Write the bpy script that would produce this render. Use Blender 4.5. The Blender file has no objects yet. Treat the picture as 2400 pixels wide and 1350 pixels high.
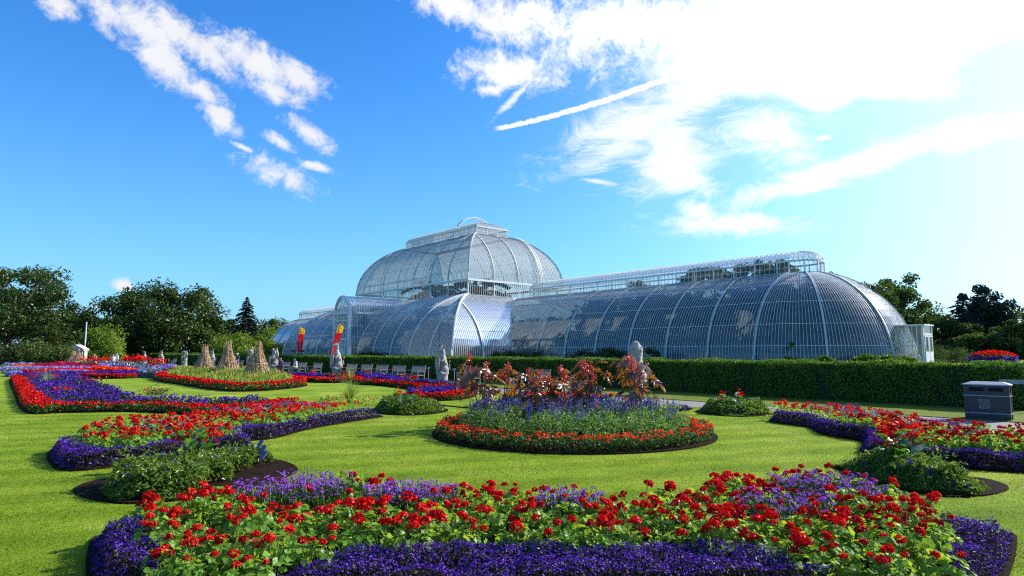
import bpy, math, random
import numpy as np
from mathutils import Vector, Matrix, Euler

RNG = np.random.default_rng(11)
random.seed(11)
SC = bpy.context.scene
COL = SC.collection
PI = math.pi
rad = math.radians

# ------------------------------------------------------------------ camera
FPX, CX, CY, HZ = 1500.0, 1200.0, 675.0, 825.0      # focal length and centre in photograph pixels
EYE = 1.9
PITCH = math.atan((HZ - CY) / FPX)
cam_d = bpy.data.cameras.new('camera')
cam_d.sensor_width = 36.0
cam_d.lens = FPX / 2400 * 36
cam_d.clip_start = 0.1
cam_d.clip_end = 5000
cam = bpy.data.objects.new('camera', cam_d)
cam.location = (0, 0, EYE)
cam.rotation_euler = (PI / 2 + PITCH, 0, 0)
COL.objects.link(cam)
SC.camera = cam
CP, SP = math.cos(PITCH), math.sin(PITCH)


def ray(u, v):
    a, b = (u - CX) / FPX, (CY - v) / FPX
    return Vector((a, CP - b * SP, SP + b * CP))


def G(u, v, z=0.0):
    """world point at height z on the sight line that meets photograph pixel (u, v)"""
    d = ray(u, v)
    k = (z - EYE) / d.z
    return Vector((d.x * k, d.y * k, z))


def D(u, depth, z=0.0):
    """world point at height z, depth metres away, in photograph column u"""
    return Vector(((u - CX) / FPX * depth, depth, z))


def H(v, depth):
    """height seen at row v at a given depth"""
    d = ray(CX, v)
    return EYE + d.z / d.y * depth


# ------------------------------------------------------------------ objects
def tag(o, label=None, cat=None, group=None, kind=None):
    if label: o['label'] = label
    if cat: o['category'] = cat
    if group: o['group'] = group
    if kind: o['kind'] = kind
    return o


def empty(name, loc=(0, 0, 0), rz=0.0):
    o = bpy.data.objects.new(name, None)
    o.empty_display_size = 0.2
    o.location = loc
    o.rotation_euler = (0, 0, rz)
    COL.objects.link(o)
    return o


def copy_tree(o, parent=None):
    c = o.copy()
    COL.objects.link(c)
    if parent is not None:
        c.parent = parent
    for ch in list(o.children):
        copy_tree(ch, c)
    return c


class MB:
    """collects quads, boxes, bars, tubes and turns them into ONE mesh object"""

    def __init__(self):
        self.V, self.F, self.M, self.n = [], [], [], 0

    def add(self, V, F, m=0):
        V = np.asarray(V, dtype=np.float64).reshape(-1, 3)
        F = np.asarray(F, dtype=np.int64)
        self.V.append(V)
        self.F.append(F + self.n)
        self.M.append(np.full(len(F), m, dtype=np.int32))
        self.n += len(V)
        return self

    def box(self, c, s, rot=None, m=0, taper=1.0):
        hx, hy, hz = s[0] / 2, s[1] / 2, s[2] / 2
        P = np.array([[-hx, -hy, -hz], [hx, -hy, -hz], [hx, hy, -hz], [-hx, hy, -hz],
                      [-hx * taper, -hy * taper, hz], [hx * taper, -hy * taper, hz], [hx * taper, hy * taper, hz], [-hx * taper, hy * taper, hz]])
        if rot is not None:
            P = P @ np.array(rot).T
        P = P + np.array(c)
        return self.add(P, [[0, 3, 2, 1], [4, 5, 6, 7], [0, 1, 5, 4], [1, 2, 6, 5], [2, 3, 7, 6], [3, 0, 4, 7]], m)

    def tube(self, pts, r, n=6, m=0, cap=True, up=(0, 0, 1), flat=1.0):
        P = np.array(pts, dtype=float)
        k = len(P)
        r = np.full(k, r, dtype=float) if np.isscalar(r) else np.array(r, dtype=float)
        T = np.gradient(P, axis=0)
        T /= np.linalg.norm(T, axis=1, keepdims=True) + 1e-12
        U = np.tile(np.array(up, float), (k, 1))
        par = np.abs((U * T).sum(1)) > 0.97
        U[par] = (1, 0, 0) if abs(up[0]) < .9 else (0, 1, 0)
        A = np.cross(T, U)
        A /= np.linalg.norm(A, axis=1, keepdims=True) + 1e-12
        Bv = np.cross(A, T)
        th = np.arange(n) / n * 2 * PI + (PI / 4 if n == 4 else 0)
        ring = P[:, None, :] + r[:, None, None] * (np.cos(th)[None, :, None] * A[:, None, :] + flat * np.sin(th)[None, :, None] * Bv[:, None, :])
        i = np.arange(k - 1)[:, None] * n
        j = np.arange(n)[None, :]
        j2 = (j + 1) % n
        F = np.stack([i + j, i + j2, i + n + j2, i + n + j], axis=-1).reshape(-1, 4)
        self.add(ring.reshape(-1, 3), F, m)
        if cap:
            if n == 4:
                base = self.n - k * n
                self.F.append(np.array([[base + 3, base + 2, base + 1, base], [self.n - 4, self.n - 3, self.n - 2, self.n - 1]]))
                self.M.append(np.full(2, m, dtype=np.int32))
            else:
                c0 = self.n
                b0 = self.n - k * n
                self.V.append(np.array([P[0], P[-1]]))
                self.n += 2
                q = np.arange(n)
                q2 = (q + 1) % n
                self.F.append(np.stack([np.full(n, c0), b0 + q2, b0 + q], axis=-1))
                self.M.append(np.full(n, m, dtype=np.int32))
                e0 = c0 - n
                self.F.append(np.stack([np.full(n, c0 + 1), e0 + q, e0 + q2], axis=-1))
                self.M.append(np.full(n, m, dtype=np.int32))
        return self

    def lathe(self, prof, n=24, c=(0, 0, 0), m=0):
        pr = np.array(prof, float)
        th = np.arange(n) / n * 2 * PI
        P = np.stack([pr[:, None, 0] * np.cos(th), pr[:, None, 0] * np.sin(th), np.repeat(pr[:, 1:2], n, 1)], -1)
        k = len(pr)
        i = np.arange(k - 1)[:, None] * n
        j = np.arange(n)[None, :]
        j2 = (j + 1) % n
        F = np.stack([i + j, i + j2, i + n + j2, i + n + j], -1).reshape(-1, 4)
        return self.add(P.reshape(-1, 3) + np.array(c), F, m)

    def grid(self, P, m=0):
        """P: (a, b, 3) array of points"""
        P = np.asarray(P, float)
        a, b = P.shape[:2]
        i = np.arange(a - 1)[:, None] * b
        j = np.arange(b - 1)[None, :]
        F = np.stack([i + j, i + j + 1, i + b + j + 1, i + b + j], -1).reshape(-1, 4)
        return self.add(P.reshape(-1, 3), F, m)

    def mesh(self, name, mats, smooth=False):
        me = bpy.data.meshes.new(name)
        if self.n == 0:
            return me
        V = np.concatenate(self.V)
        me.vertices.add(len(V))
        me.vertices.foreach_set('co', V.astype(np.float32).ravel())
        tot = np.concatenate([np.full(len(f), f.shape[1], dtype=np.int32) for f in self.F])
        loops = np.concatenate([f.ravel() for f in self.F]).astype(np.int32)
        me.loops.add(len(loops))
        me.loops.foreach_set('vertex_index', loops)
        me.polygons.add(len(tot))
        me.polygons.foreach_set('loop_start', np.concatenate([[0], np.cumsum(tot)[:-1]]).astype(np.int32))
        me.polygons.foreach_set('material_index', np.concatenate(self.M))
        me.polygons.foreach_set('use_smooth', np.full(len(tot), bool(smooth)))
        for mt in (mats if isinstance(mats, (list, tuple)) else [mats]):
            me.materials.append(mt)
        me.update(calc_edges=True)
        return me

    def build(self, name, mats, parent=None, smooth=False, loc=None):
        o = bpy.data.objects.new(name, self.mesh(name, mats, smooth))
        COL.objects.link(o)
        if parent is not None:
            o.parent = parent
        if loc is not None:
            o.location = loc
        return o


def unit(a):
    return a / (np.linalg.norm(a, axis=-1, keepdims=True) + 1e-12)


def leaf_quads(mb, P, size, aspect=.55, nrm=None, spread=1.0, fold=.12, m=0, axis=None, rng=RNG):
    """one folded diamond leaf at every point of P"""
    P = np.asarray(P, float)
    k = len(P)
    if k == 0: return
    s = np.broadcast_to(np.asarray(size, float), (k,))[:, None] * rng.uniform(.7, 1.3, (k, 1))
    n = rng.normal(size=(k, 3)) * spread
    if nrm is not None:
        n = n + np.asarray(nrm, float)
    n = unit(n)
    a = rng.normal(size=(k, 3)) if axis is None else np.asarray(axis, float) + rng.normal(size=(k, 3)) * .25
    a = unit(a - (a * n).sum(1, keepdims=True) * n)
    b = np.cross(n, a)
    V = np.stack([P - a * s * .5, P - b * s * aspect * .5 + n * s * fold, P + a * s * .5, P + b * s * aspect * .5 + n * s * fold], 1).reshape(-1, 3)
    mb.add(V, np.arange(4 * k).reshape(k, 4), m)


# ------------------------------------------------------------------ materials
def new_mat(name):
    m = bpy.data.materials.new(name)
    m.use_nodes = True
    nt = m.node_tree
    nt.nodes.clear()
    out = nt.nodes.new('ShaderNodeOutputMaterial')
    return m, nt, out


def nd(nt, typ, **kw):
    n = nt.nodes.new(typ)
    for k, v in kw.items():
        if k.startswith('i_'):
            key = k[2:]
            n.inputs[int(key) if key.isdigit() else key.replace('_', ' ')].default_value = v
        else:
            setattr(n, k, v)
    return n


def c4(c):
    return (c[0], c[1], c[2], 1.0)


def ramp(nt, fac, stops):
    r = nt.nodes.new('ShaderNodeValToRGB')
    e = r.color_ramp.elements
    while len(e) < len(stops): e.new(.5)
    for el, (p, c) in zip(e, stops):
        el.position = p
        el.color = c4(c)
    nt.links.new(fac, r.inputs[0])
    return r.outputs[0]


def surf(name, c1, c2=None, rough=.6, scale=6.0, bump=0.0, bscale=40.0, metal=0.0, spec=.5, detail=5.0, lo=.35, hi=.65):
    m, nt, out = new_mat(name)
    p = nd(nt, 'ShaderNodeBsdfPrincipled')
    p.inputs['Roughness'].default_value = rough
    p.inputs['Metallic'].default_value = metal
    p.inputs['Specular IOR Level'].default_value = spec
    tc = nd(nt, 'ShaderNodeTexCoord')
    if c2 is None: c2 = tuple(x * .8 for x in c1)
    nz = nd(nt, 'ShaderNodeTexNoise')
    nz.inputs['Scale'].default_value = scale
    nz.inputs['Detail'].default_value = detail
    nt.links.new(tc.outputs['Object'], nz.inputs['Vector'])
    nt.links.new(ramp(nt, nz.outputs[0], [(lo, c1), (hi, c2)]), p.inputs['Base Color'])
    if bump:
        nb = nd(nt, 'ShaderNodeTexNoise')
        nb.inputs['Scale'].default_value = bscale
        nb.inputs['Detail'].default_value = 6
        nt.links.new(tc.outputs['Object'], nb.inputs['Vector'])
        bp = nd(nt, 'ShaderNodeBump')
        bp.inputs['Strength'].default_value = bump
        bp.inputs['Distance'].default_value = .02
        nt.links.new(nb.outputs[0], bp.inputs['Height'])
        nt.links.new(bp.outputs[0], p.inputs['Normal'])
    nt.links.new(p.outputs[0], out.inputs[0])
    return m


def leaf(name, c1, c2, c3=None, trans=.45, tc=None, gloss=.02, grough=.4, objrand=False, patch=0.0, pscale=.8):
    """thin leaf or petal: diffuse + translucent + a little gloss; colour varies leaf by leaf"""
    m, nt, out = new_mat(name)
    geo = nd(nt, 'ShaderNodeNewGeometry')
    fac = geo.outputs['Random Per Island']
    if objrand:
        oi = nd(nt, 'ShaderNodeObjectInfo')
        ad = nd(nt, 'ShaderNodeMath', operation='ADD')
        nt.links.new(fac, ad.inputs[0])
        nt.links.new(oi.outputs['Random'], ad.inputs[1])
        fr = nd(nt, 'ShaderNodeMath', operation='MULTIPLY')
        fr.inputs[1].default_value = .5
        nt.links.new(ad.outputs[0], fr.inputs[0])
        fac = fr.outputs[0]
    if patch:
        tcn = nd(nt, 'ShaderNodeTexCoord')
        nz = nd(nt, 'ShaderNodeTexNoise')
        nz.inputs['Scale'].default_value = pscale
        nz.inputs['Detail'].default_value = 5
        nt.links.new(tcn.outputs['Object'], nz.inputs['Vector'])
        mr = nd(nt, 'ShaderNodeMapRange')
        mr.inputs['From Min'].default_value = .32
        mr.inputs['From Max'].default_value = .68
        nt.links.new(nz.outputs[0], mr.inputs['Value'])
        mf = nd(nt, 'ShaderNodeMix', data_type='FLOAT')
        mf.inputs[0].default_value = patch
        nt.links.new(fac, mf.inputs[2])
        nt.links.new(mr.outputs[0], mf.inputs[3])
        fac = mf.outputs[0]
    stops = [(0, c1), (1, c2)] if c3 is None else [(0, c1), (.55, c2), (1, c3)]
    col = ramp(nt, fac, stops)
    df = nd(nt, 'ShaderNodeBsdfDiffuse')
    nt.links.new(col, df.inputs[0])
    tr = nd(nt, 'ShaderNodeBsdfTranslucent')
    if tc is None:
        nt.links.new(col, tr.inputs[0])
    else:
        mx = nd(nt, 'ShaderNodeMix', data_type='RGBA')
        mx.inputs[0].default_value = .6
        nt.links.new(col, mx.inputs[6])
        mx.inputs[7].default_value = c4(tc)
        nt.links.new(mx.outputs[2], tr.inputs[0])
    m1 = nd(nt, 'ShaderNodeMixShader')
    m1.inputs[0].default_value = trans
    nt.links.new(df.outputs[0], m1.inputs[1])
    nt.links.new(tr.outputs[0], m1.inputs[2])
    gl = nd(nt, 'ShaderNodeBsdfGlossy')
    gl.inputs['Roughness'].default_value = grough
    gl.inputs[0].default_value = (1, 1, 1, 1)
    m2 = nd(nt, 'ShaderNodeMixShader')
    m2.inputs[0].default_value = gloss
    nt.links.new(m1.outputs[0], m2.inputs[1])
    nt.links.new(gl.outputs[0], m2.inputs[2])
    nt.links.new(m2.outputs[0], out.inputs[0])
    return m


# ------------------------------------------------------------------ sky and sun
SUN_AZ, SUN_EL = rad(66), rad(32)
SUN_DIR = Vector((math.sin(SUN_AZ) * math.cos(SUN_EL), math.cos(SUN_AZ) * math.cos(SUN_EL), math.sin(SUN_EL)))
SKY_STRENGTH = 0.10


def build_world():
    w = bpy.data.worlds.new('World')
    SC.world = w
    w.use_nodes = True
    nt = w.node_tree
    nt.nodes.clear()
    L = nt.links
    out = nd(nt, 'ShaderNodeOutputWorld')
    bg = nd(nt, 'ShaderNodeBackground')
    bg.inputs['Strength'].default_value = SKY_STRENGTH
    L.new(bg.outputs[0], out.inputs[0])
    sky = nd(nt, 'ShaderNodeTexSky', sky_type='NISHITA')
    sky.sun_disc = False
    sky.sun_elevation = SUN_EL
    sky.sun_rotation = SUN_AZ
    sky.altitude = 0
    sky.air_density = 1.0
    sky.dust_density = 0.7
    sky.ozone_density = 2.5
    tc = nd(nt, 'ShaderNodeTexCoord')
    hs = nd(nt, 'ShaderNodeHueSaturation')
    hs.inputs['Saturation'].default_value = 1.35
    hs.inputs['Value'].default_value = 1.13
    L.new(sky.outputs[0], hs.inputs['Color'])
    tint = nd(nt, 'ShaderNodeMix', data_type='RGBA', blend_type='MULTIPLY')
    tint.inputs[0].default_value = 1
    tint.inputs[7].default_value = SKY_TINT
    L.new(hs.outputs[0], tint.inputs[6])

    def M(op, a, b=None, c=None, clamp=False):
        n = nd(nt, 'ShaderNodeMath', operation=op)
        n.use_clamp = clamp
        for i, x in enumerate((a, b, c)):
            if x is None: continue
            if isinstance(x, (int, float)): n.inputs[i].default_value = x
            else: L.new(x, n.inputs[i])
        return n.outputs[0]

    def sstep(x, lo, hi):
        n = nd(nt, 'ShaderNodeMapRange', interpolation_type='SMOOTHSTEP')
        n.inputs['From Min'].default_value = lo
        n.inputs['From Max'].default_value = hi
        L.new(x, n.inputs['Value'])
        return n.outputs[0]

    sep = nd(nt, 'ShaderNodeSeparateXYZ')
    L.new(tc.outputs['Generated'], sep.inputs[0])
    az = M('ARCTAN2', sep.outputs[0], sep.outputs[1])
    el = M('ARCSINE', sep.outputs[2])
    comb = nd(nt, 'ShaderNodeCombineXYZ')
    L.new(az, comb.inputs[0])
    L.new(el, comb.inputs[1])
    P = comb.outputs[0]

    # paler towards the horizon, where one looks through more air
    hzf = M('MULTIPLY', M('POWER', M('SUBTRACT', 1.0, M('MAXIMUM', sep.outputs[2], 0.0)), HORIZON[0]), HORIZON[1])
    hmx = nd(nt, 'ShaderNodeMix', data_type='RGBA')
    L.new(hzf, hmx.inputs[0])
    L.new(tint.outputs[2], hmx.inputs[6])
    hmx.inputs[7].default_value = c4([x / SKY_STRENGTH for x in HORIZON[2]])
    skyc = hmx.outputs[2]

    def noise(scale, detail=8, rough=.6, dist=0.0, stretch=None):
        n = nd(nt, 'ShaderNodeTexNoise')
        n.inputs['Scale'].default_value = scale
        n.inputs['Detail'].default_value = detail
        n.inputs['Roughness'].default_value = rough
        n.inputs['Distortion'].default_value = dist
        src = P
        if stretch:
            mp = nd(nt, 'ShaderNodeMapping')
            mp.inputs['Rotation'].default_value = (0, 0, stretch[2])
            mp.inputs['Scale'].default_value = (stretch[0], stretch[1], 1)
            L.new(P, mp.inputs['Vector'])
            src = mp.outputs[0]
        L.new(src, n.inputs['Vector'])
        return n.outputs[0]

    def ang(u, v):
        d = ray(u, v).normalized()
        return math.atan2(d.x, d.y), math.asin(d.z)

    def field(ells):
        cur = None
        for (u, v, a, b, deg) in ells:
            A, E = ang(u, v)
            A2, E2 = ang(u + a, v)
            sx = abs(A2 - A)
            E3 = ang(u, v - b)[1]
            sy = abs(E3 - E)
            mp = nd(nt, 'ShaderNodeMapping', vector_type='TEXTURE')
            mp.inputs['Location'].default_value = (A, E, 0)
            mp.inputs['Rotation'].default_value = (0, 0, rad(-deg))
            mp.inputs['Scale'].default_value = (sx, sy, 1)
            L.new(P, mp.inputs['Vector'])
            ln = nd(nt, 'ShaderNodeVectorMath', operation='LENGTH')
            L.new(mp.outputs[0], ln.inputs[0])
            r = ln.outputs['Value']
            cur = r if cur is None else M('MINIMUM', cur, r)
        return cur

    # puffy clouds
    puffy = [(245, 20, 70, 45, 20), (330, 55, 110, 45, 28), (450, 100, 130, 42, 25), (600, 145, 130, 48, 16), (690, 175, 60, 38, 10), (645, 215, 60, 26, 15),
             (395, 160, 95, 44, 32), (470, 210, 65, 30, 28), (515, 275, 62, 28, 38), (725, 312, 66, 22, 27), (655, 330, 40, 16, 25),
             (650, 405, 82, 34, 22), (740, 390, 45, 10, 12), (570, 346, 34, 8, 18), (288, 667, 24, 15, 20), (140, 12, 60, 26, 15), (235, 717, 22, 6, 0),
             (1190, 168, 115, 46, 2), (1150, 210, 40, 18, 0), (1080, 20, 120, 40, 12), (1230, 50, 180, 62, 10), (1420, 60, 200, 85, -5), (1560, 60, 200, 110, 0)]
    f1 = field([(u, v, a * .86, b * .84, t) for u, v, a, b, t in puffy])
    n1 = noise(24, 11, .7, .5)
    n1b = noise(6, 4, .5)
    n1c = noise(75, 7, .68, .3)
    x1 = M('ADD', f1, M('ADD', M('MULTIPLY', M('SUBTRACT', n1, .5), 3.6), M('ADD', M('MULTIPLY', M('SUBTRACT', n1b, .5), .8), M('MULTIPLY', M('SUBTRACT', n1c, .5), 1.3))))
    m1 = M('MULTIPLY', .96, M('SUBTRACT', 1.0, sstep(x1, .2, 1.65)))
    # wide bright cloud towards the sun, and wisps
    broad = [(1880, 60, 420, 120, 4), (2200, 40, 330, 110, -16), (1850, 170, 330, 60, 10), (2050, 170, 200, 60, 0), (1920, 215, 90, 40, 20)]
    f2 = field(broad)
    n2 = noise(9, 9, .6, .6)
    x2 = M('ADD', f2, M('MULTIPLY', M('SUBTRACT', n2, .5), 1.3))
    m2 = M('SUBTRACT', 1.0, sstep(x2, .6, 1.35))
    wisp = [(1560, 330, 130, 120, 40), (1640, 220, 150, 60, -20), (1600, 420, 90, 40, 20), (1790, 310, 120, 65, 15), (1500, 300, 200, 80, -20), (1700, 525, 170, 28, 4), (1640, 500, 60, 30, 30),
            (2320, 305, 150, 30, -12), (2000, 390, 360, 34, -12), (2200, 210, 60, 26, -10), (1930, 322, 26, 8, -5), (1400, 425, 40, 7, 10), (1210, 225, 70, 9, -42)]
    f3 = field([(u, v, a * .9, b * .8, t) for u, v, a, b, t in wisp])
    n3 = noise(13, 11, .72, 1.4, (.6, 1.5, rad(20)))
    x3 = M('ADD', f3, M('MULTIPLY', M('SUBTRACT', n3, .5), 4.2))
    m3 = M('MULTIPLY', M('SUBTRACT', 1.0, sstep(x3, .1, 1.7)), .8)
    # condensation trail: a long thin capsule in the sky
    a0, e0 = ang(1160, 304)
    a1, e1 = ang(1700, 126)
    A, E = (a0 + a1) / 2, (e0 + e1) / 2
    ln_ = math.hypot(a1 - a0, e1 - e0) / 2
    mp = nd(nt, 'ShaderNodeMapping', vector_type='TEXTURE')
    mp.inputs['Location'].default_value = (A, E, 0)
    mp.inputs['Rotation'].default_value = (0, 0, math.atan2(e1 - e0, a1 - a0))
    L.new(P, mp.inputs['Vector'])
    sp2 = nd(nt, 'ShaderNodeSeparateXYZ')
    L.new(mp.outputs[0], sp2.inputs[0])
    n4 = noise(120, 4, .6)
    wdt = M('ADD', M('MULTIPLY', sp2.outputs[0], .006), .0047)
    yy = M('ADD', sp2.outputs[1], M('MULTIPLY', M('MULTIPLY', sp2.outputs[0], sp2.outputs[0]), -.12))
    yy = M('DIVIDE', M('ABSOLUTE', M('ADD', yy, .0035)), wdt)
    yy = M('ADD', yy, M('MULTIPLY', M('SUBTRACT', n4, .5), 1.6))
    ends = M('SUBTRACT', 1.0, sstep(M('ABSOLUTE', sp2.outputs[0]), ln_ - .012, ln_ + .004))
    m4 = M('MULTIPLY', M('SUBTRACT', 1.0, sstep(yy, .5, 1.25)), M('MULTIPLY', ends, .85))
    # elsewhere (behind and beside the camera) a scatter of ordinary clouds
    n5 = noise(2.6, 8, .6, .3, (1, 2.2, 0))
    side = sstep(M('ABSOLUTE', az), rad(50), rad(75))
    m5 = M('MULTIPLY', M('MULTIPLY', sstep(n5, .56, .72), side), .8)
    mask = M('MAXIMUM', M('MAXIMUM', M('MAXIMUM', m1, m2), M('MAXIMUM', m3, m4)), m5)
    # aureole: sunlight scattered forward by thin haze round the sun
    dt = nd(nt, 'ShaderNodeVectorMath', operation='DOT_PRODUCT')
    L.new(tc.outputs['Generated'], dt.inputs[0])
    dt.inputs[1].default_value = SUN_DIR
    ca = dt.outputs['Value']
    glow = M('POWER', sstep(ca, AUREOLE[0], 1.0), AUREOLE[1])
    K = 1.0 / SKY_STRENGTH
    addg = nd(nt, 'ShaderNodeMix', data_type='RGBA', blend_type='ADD')
    addg.inputs[7].default_value = c4([x * K for x in AUREOLE[2]])
    L.new(glow, addg.inputs[0])
    L.new(skyc, addg.inputs[6])
    # cloud brightness: brighter towards the sun
    br = M('ADD', CLOUD[0], M('MULTIPLY', sstep(ca, .2, .95), CLOUD[1]))
    shade = M('ADD', .86, M('MULTIPLY', noise(11, 5, .5), .28))
    br = M('MULTIPLY', M('MULTIPLY', br, shade), K)
    cc = nd(nt, 'ShaderNodeCombineColor')
    L.new(br, cc.inputs[0]); L.new(br, cc.inputs[1]); L.new(M('MULTIPLY', br, 1.03), cc.inputs[2])
    mixc = nd(nt, 'ShaderNodeMix', data_type='RGBA')
    L.new(mask, mixc.inputs[0])
    L.new(addg.outputs[2], mixc.inputs[6])
    L.new(cc.outputs[0], mixc.inputs[7])
    L.new(mixc.outputs[2], bg.inputs['Color'])
    w.cycles.sampling_method = 'MANUAL'
    w.cycles.sample_map_resolution = 512


EXPOSURE = 0.85
SUN_STRENGTH = 5.0
SKY_TINT = (.62, .95, 1.25, 1)
AUREOLE = (.3, 2.7, (.34, .32, .3))
HORIZON = (5.0, .85, (.145, .36, .57))
CLOUD = (.52, .25)
build_world()
sd = bpy.data.lights.new('sun', 'SUN')
sd.energy = SUN_STRENGTH
sd.angle = rad(.53)
sd.color = (1, .94, .83)
so = bpy.data.objects.new('sun', sd)
so.rotation_euler = SUN_DIR.to_track_quat('Z', 'Y').to_euler()
so.location = (40, 20, 40)
COL.objects.link(so)
SC.view_settings.view_transform = 'Standard'
SC.view_settings.look = 'None'
SC.view_settings.exposure = EXPOSURE
SC.view_settings.gamma = 1
cy = SC.cycles
cy.max_bounces = 8
cy.diffuse_bounces = 3
cy.glossy_bounces = 3
cy.transmission_bounces = 4
cy.transparent_max_bounces = 32
cy.caustics_reflective = False
cy.caustics_refractive = False
cy.use_adaptive_sampling = False
SC.cycles.filter_width = 1.15
cy.adaptive_threshold = .02
cy.use_denoising = False
cy.denoiser = 'OPENIMAGEDENOISE'
cy.denoising_input_passes = 'RGB_ALBEDO_NORMAL'
cy.denoising_prefilter = 'ACCURATE'
# ------------------------------------------------------------------ shared materials
WHITE = surf('white_paint', (.74, .75, .74), (.6, .61, .6), rough=.45, scale=3, lo=.3, hi=.8)
GREYW = surf('weathered_white_paint', (.55, .56, .55), (.38, .37, .34), rough=.6, scale=2.5, lo=.3, hi=.75)
STONE = surf('pale_stone', (.43, .395, .34), (.2, .185, .16), rough=.85, scale=5, bump=.6, bscale=30, lo=.3, hi=.75)
PLINTH = surf('grey_plinth_stone', (.34, .34, .34), (.22, .22, .22), rough=.85, scale=6, bump=.5, bscale=40)
TEAK = surf('silvered_teak', (.22, .21, .2), (.13, .125, .12), rough=.75, scale=9, bump=.3, bscale=60)
SOIL = surf('dark_soil', (.026, .015, .009), (.008, .005, .003), rough=1.0, scale=14, bump=1.0, bscale=60, spec=.05)
BARK = surf('bark', (.09, .065, .045), (.04, .03, .022), rough=.9, scale=3, bump=.8, bscale=12)
TWIG = surf('dry_willow', (.56, .38, .22), (.3, .19, .11), rough=.8, scale=5, lo=.3, hi=.7)

# ------------------------------------------------------------------ frame of the glasshouse and of the hedge walk
BD = Vector((.655, -.7557, 0)).normalized()
BN = Vector((-BD.y, BD.x, 0))
C0 = Vector((-7.96, 87.3, 0))
BASE = 1.1
BANG = math.atan2(BD.y, BD.x)
HEDGE_Y = -25.2                     # front face of the long hedge, in the glasshouse's own frame
HEDGE_X1 = 0.0


def L2W(x, y, z=0.0):
    p = C0 + BD * x + BN * y
    return Vector((p.x, p.y, z))


def W2L(p):
    q = Vector((p[0], p[1], 0)) - C0
    return q.dot(BD), q.dot(BN)


# ------------------------------------------------------------------ ground
def grass_mat(name, ca, cb, cc, stripe=0.0):
    m, nt, out = new_mat(name)
    p = nd(nt, 'ShaderNodeBsdfPrincipled')
    p.inputs['Roughness'].default_value = .75
    p.inputs['Specular IOR Level'].default_value = .05
    tc = nd(nt, 'ShaderNodeTexCoord')
    def nz(s, d=6, ro=.6):
        n = nd(nt, 'ShaderNodeTexNoise')
        n.inputs['Scale'].default_value = s
        n.inputs['Detail'].default_value = d
        n.inputs['Roughness'].default_value = ro
        nt.links.new(tc.outputs['Object'], n.inputs['Vector'])
        return n.outputs[0]
    big = ramp(nt, nz(.45, 7, .65), [(.34, ca), (.5, cb), (.64, cc)])
    fine = ramp(nt, nz(55, 5, .7), [(.32, (.45, .5, .4)), (.62, (1.25, 1.2, 1.1))])
    mx = nd(nt, 'ShaderNodeMix', data_type='RGBA', blend_type='MULTIPLY')
    mx.inputs[0].default_value = .85
    nt.links.new(big, mx.inputs[6])
    nt.links.new(fine, mx.inputs[7])
    col = mx.outputs[2]
    if stripe:
        wv = nd(nt, 'ShaderNodeTexWave', wave_type='BANDS', bands_direction='X', wave_profile='SIN')
        mp = nd(nt, 'ShaderNodeMapping')
        mp.inputs['Rotation'].default_value = (0, 0, rad(72))
        nt.links.new(tc.outputs['Object'], mp.inputs['Vector'])
        nt.links.new(mp.outputs[0], wv.inputs['Vector'])
        wv.inputs['Scale'].default_value = .28
        wv.inputs['Distortion'].default_value = .6
        st = ramp(nt, wv.outputs['Fac'], [(.4, (1 - stripe,) * 3), (.6, (1 + stripe,) * 3)])
        m2 = nd(nt, 'ShaderNodeMix', data_type='RGBA', blend_type='MULTIPLY')
        m2.inputs[0].default_value = 1
        nt.links.new(col, m2.inputs[6])
        nt.links.new(st, m2.inputs[7])
        col = m2.outputs[2]
    nt.links.new(col, p.inputs['Base Color'])
    bp = nd(nt, 'ShaderNodeBump')
    bp.inputs['Strength'].default_value = .7
    bp.inputs['Distance'].default_value = .03
    nt.links.new(nz(70, 6, .75), bp.inputs['Height'])
    nt.links.new(bp.outputs[0], p.inputs['Normal'])
    nt.links.new(p.outputs[0], out.inputs[0])
    return m


LAWN = grass_mat('lawn_grass', (.11, .195, .01), (.19, .28, .018), (.28, .335, .045), stripe=.09)
VERGE = grass_mat('verge_grass', (.09, .14, .018), (.13, .18, .02), (.17, .17, .04))
mb = MB()
xs = np.array([-1800, -300, -120, -60, -30, -15, -8, 0, 8, 15, 30, 60, 120, 300, 1800.])
ys = np.array([-300, -60, -10, 0, 5, 10, 20, 40, 80, 150, 300, 700, 2600.])
P = np.zeros((len(ys), len(xs), 3))
P[..., 0] = xs[None, :]
P[..., 1] = ys[:, None]
mb.grid(P)
tag(mb.build('lawn', LAWN), kind='structure')

# raised ground the glasshouse stands on, sloping down to the hedge walk
mb = MB()
tx = np.array([-150, -110, -60, 0, 40, 62, 74, 90.])
prof = [(HEDGE_Y + .6, .02), (HEDGE_Y + 1.4, .5), (HEDGE_Y + 3, 1.02), (-14, BASE - .02), (40, BASE - .02), (60, .6), (75, -.05)]
P = []
for (yy, zz) in prof:
    row = []
    for i, x in enumerate(tx):
        z = zz if 1 <= i < len(tx) - 1 else -.05
        row.append(tuple(L2W(x, yy, z)))
    P.append(row)
mb.grid(np.array(P)[:, ::-1])
tag(mb.build('terrace_ground', VERGE, smooth=True), kind='structure')

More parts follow.
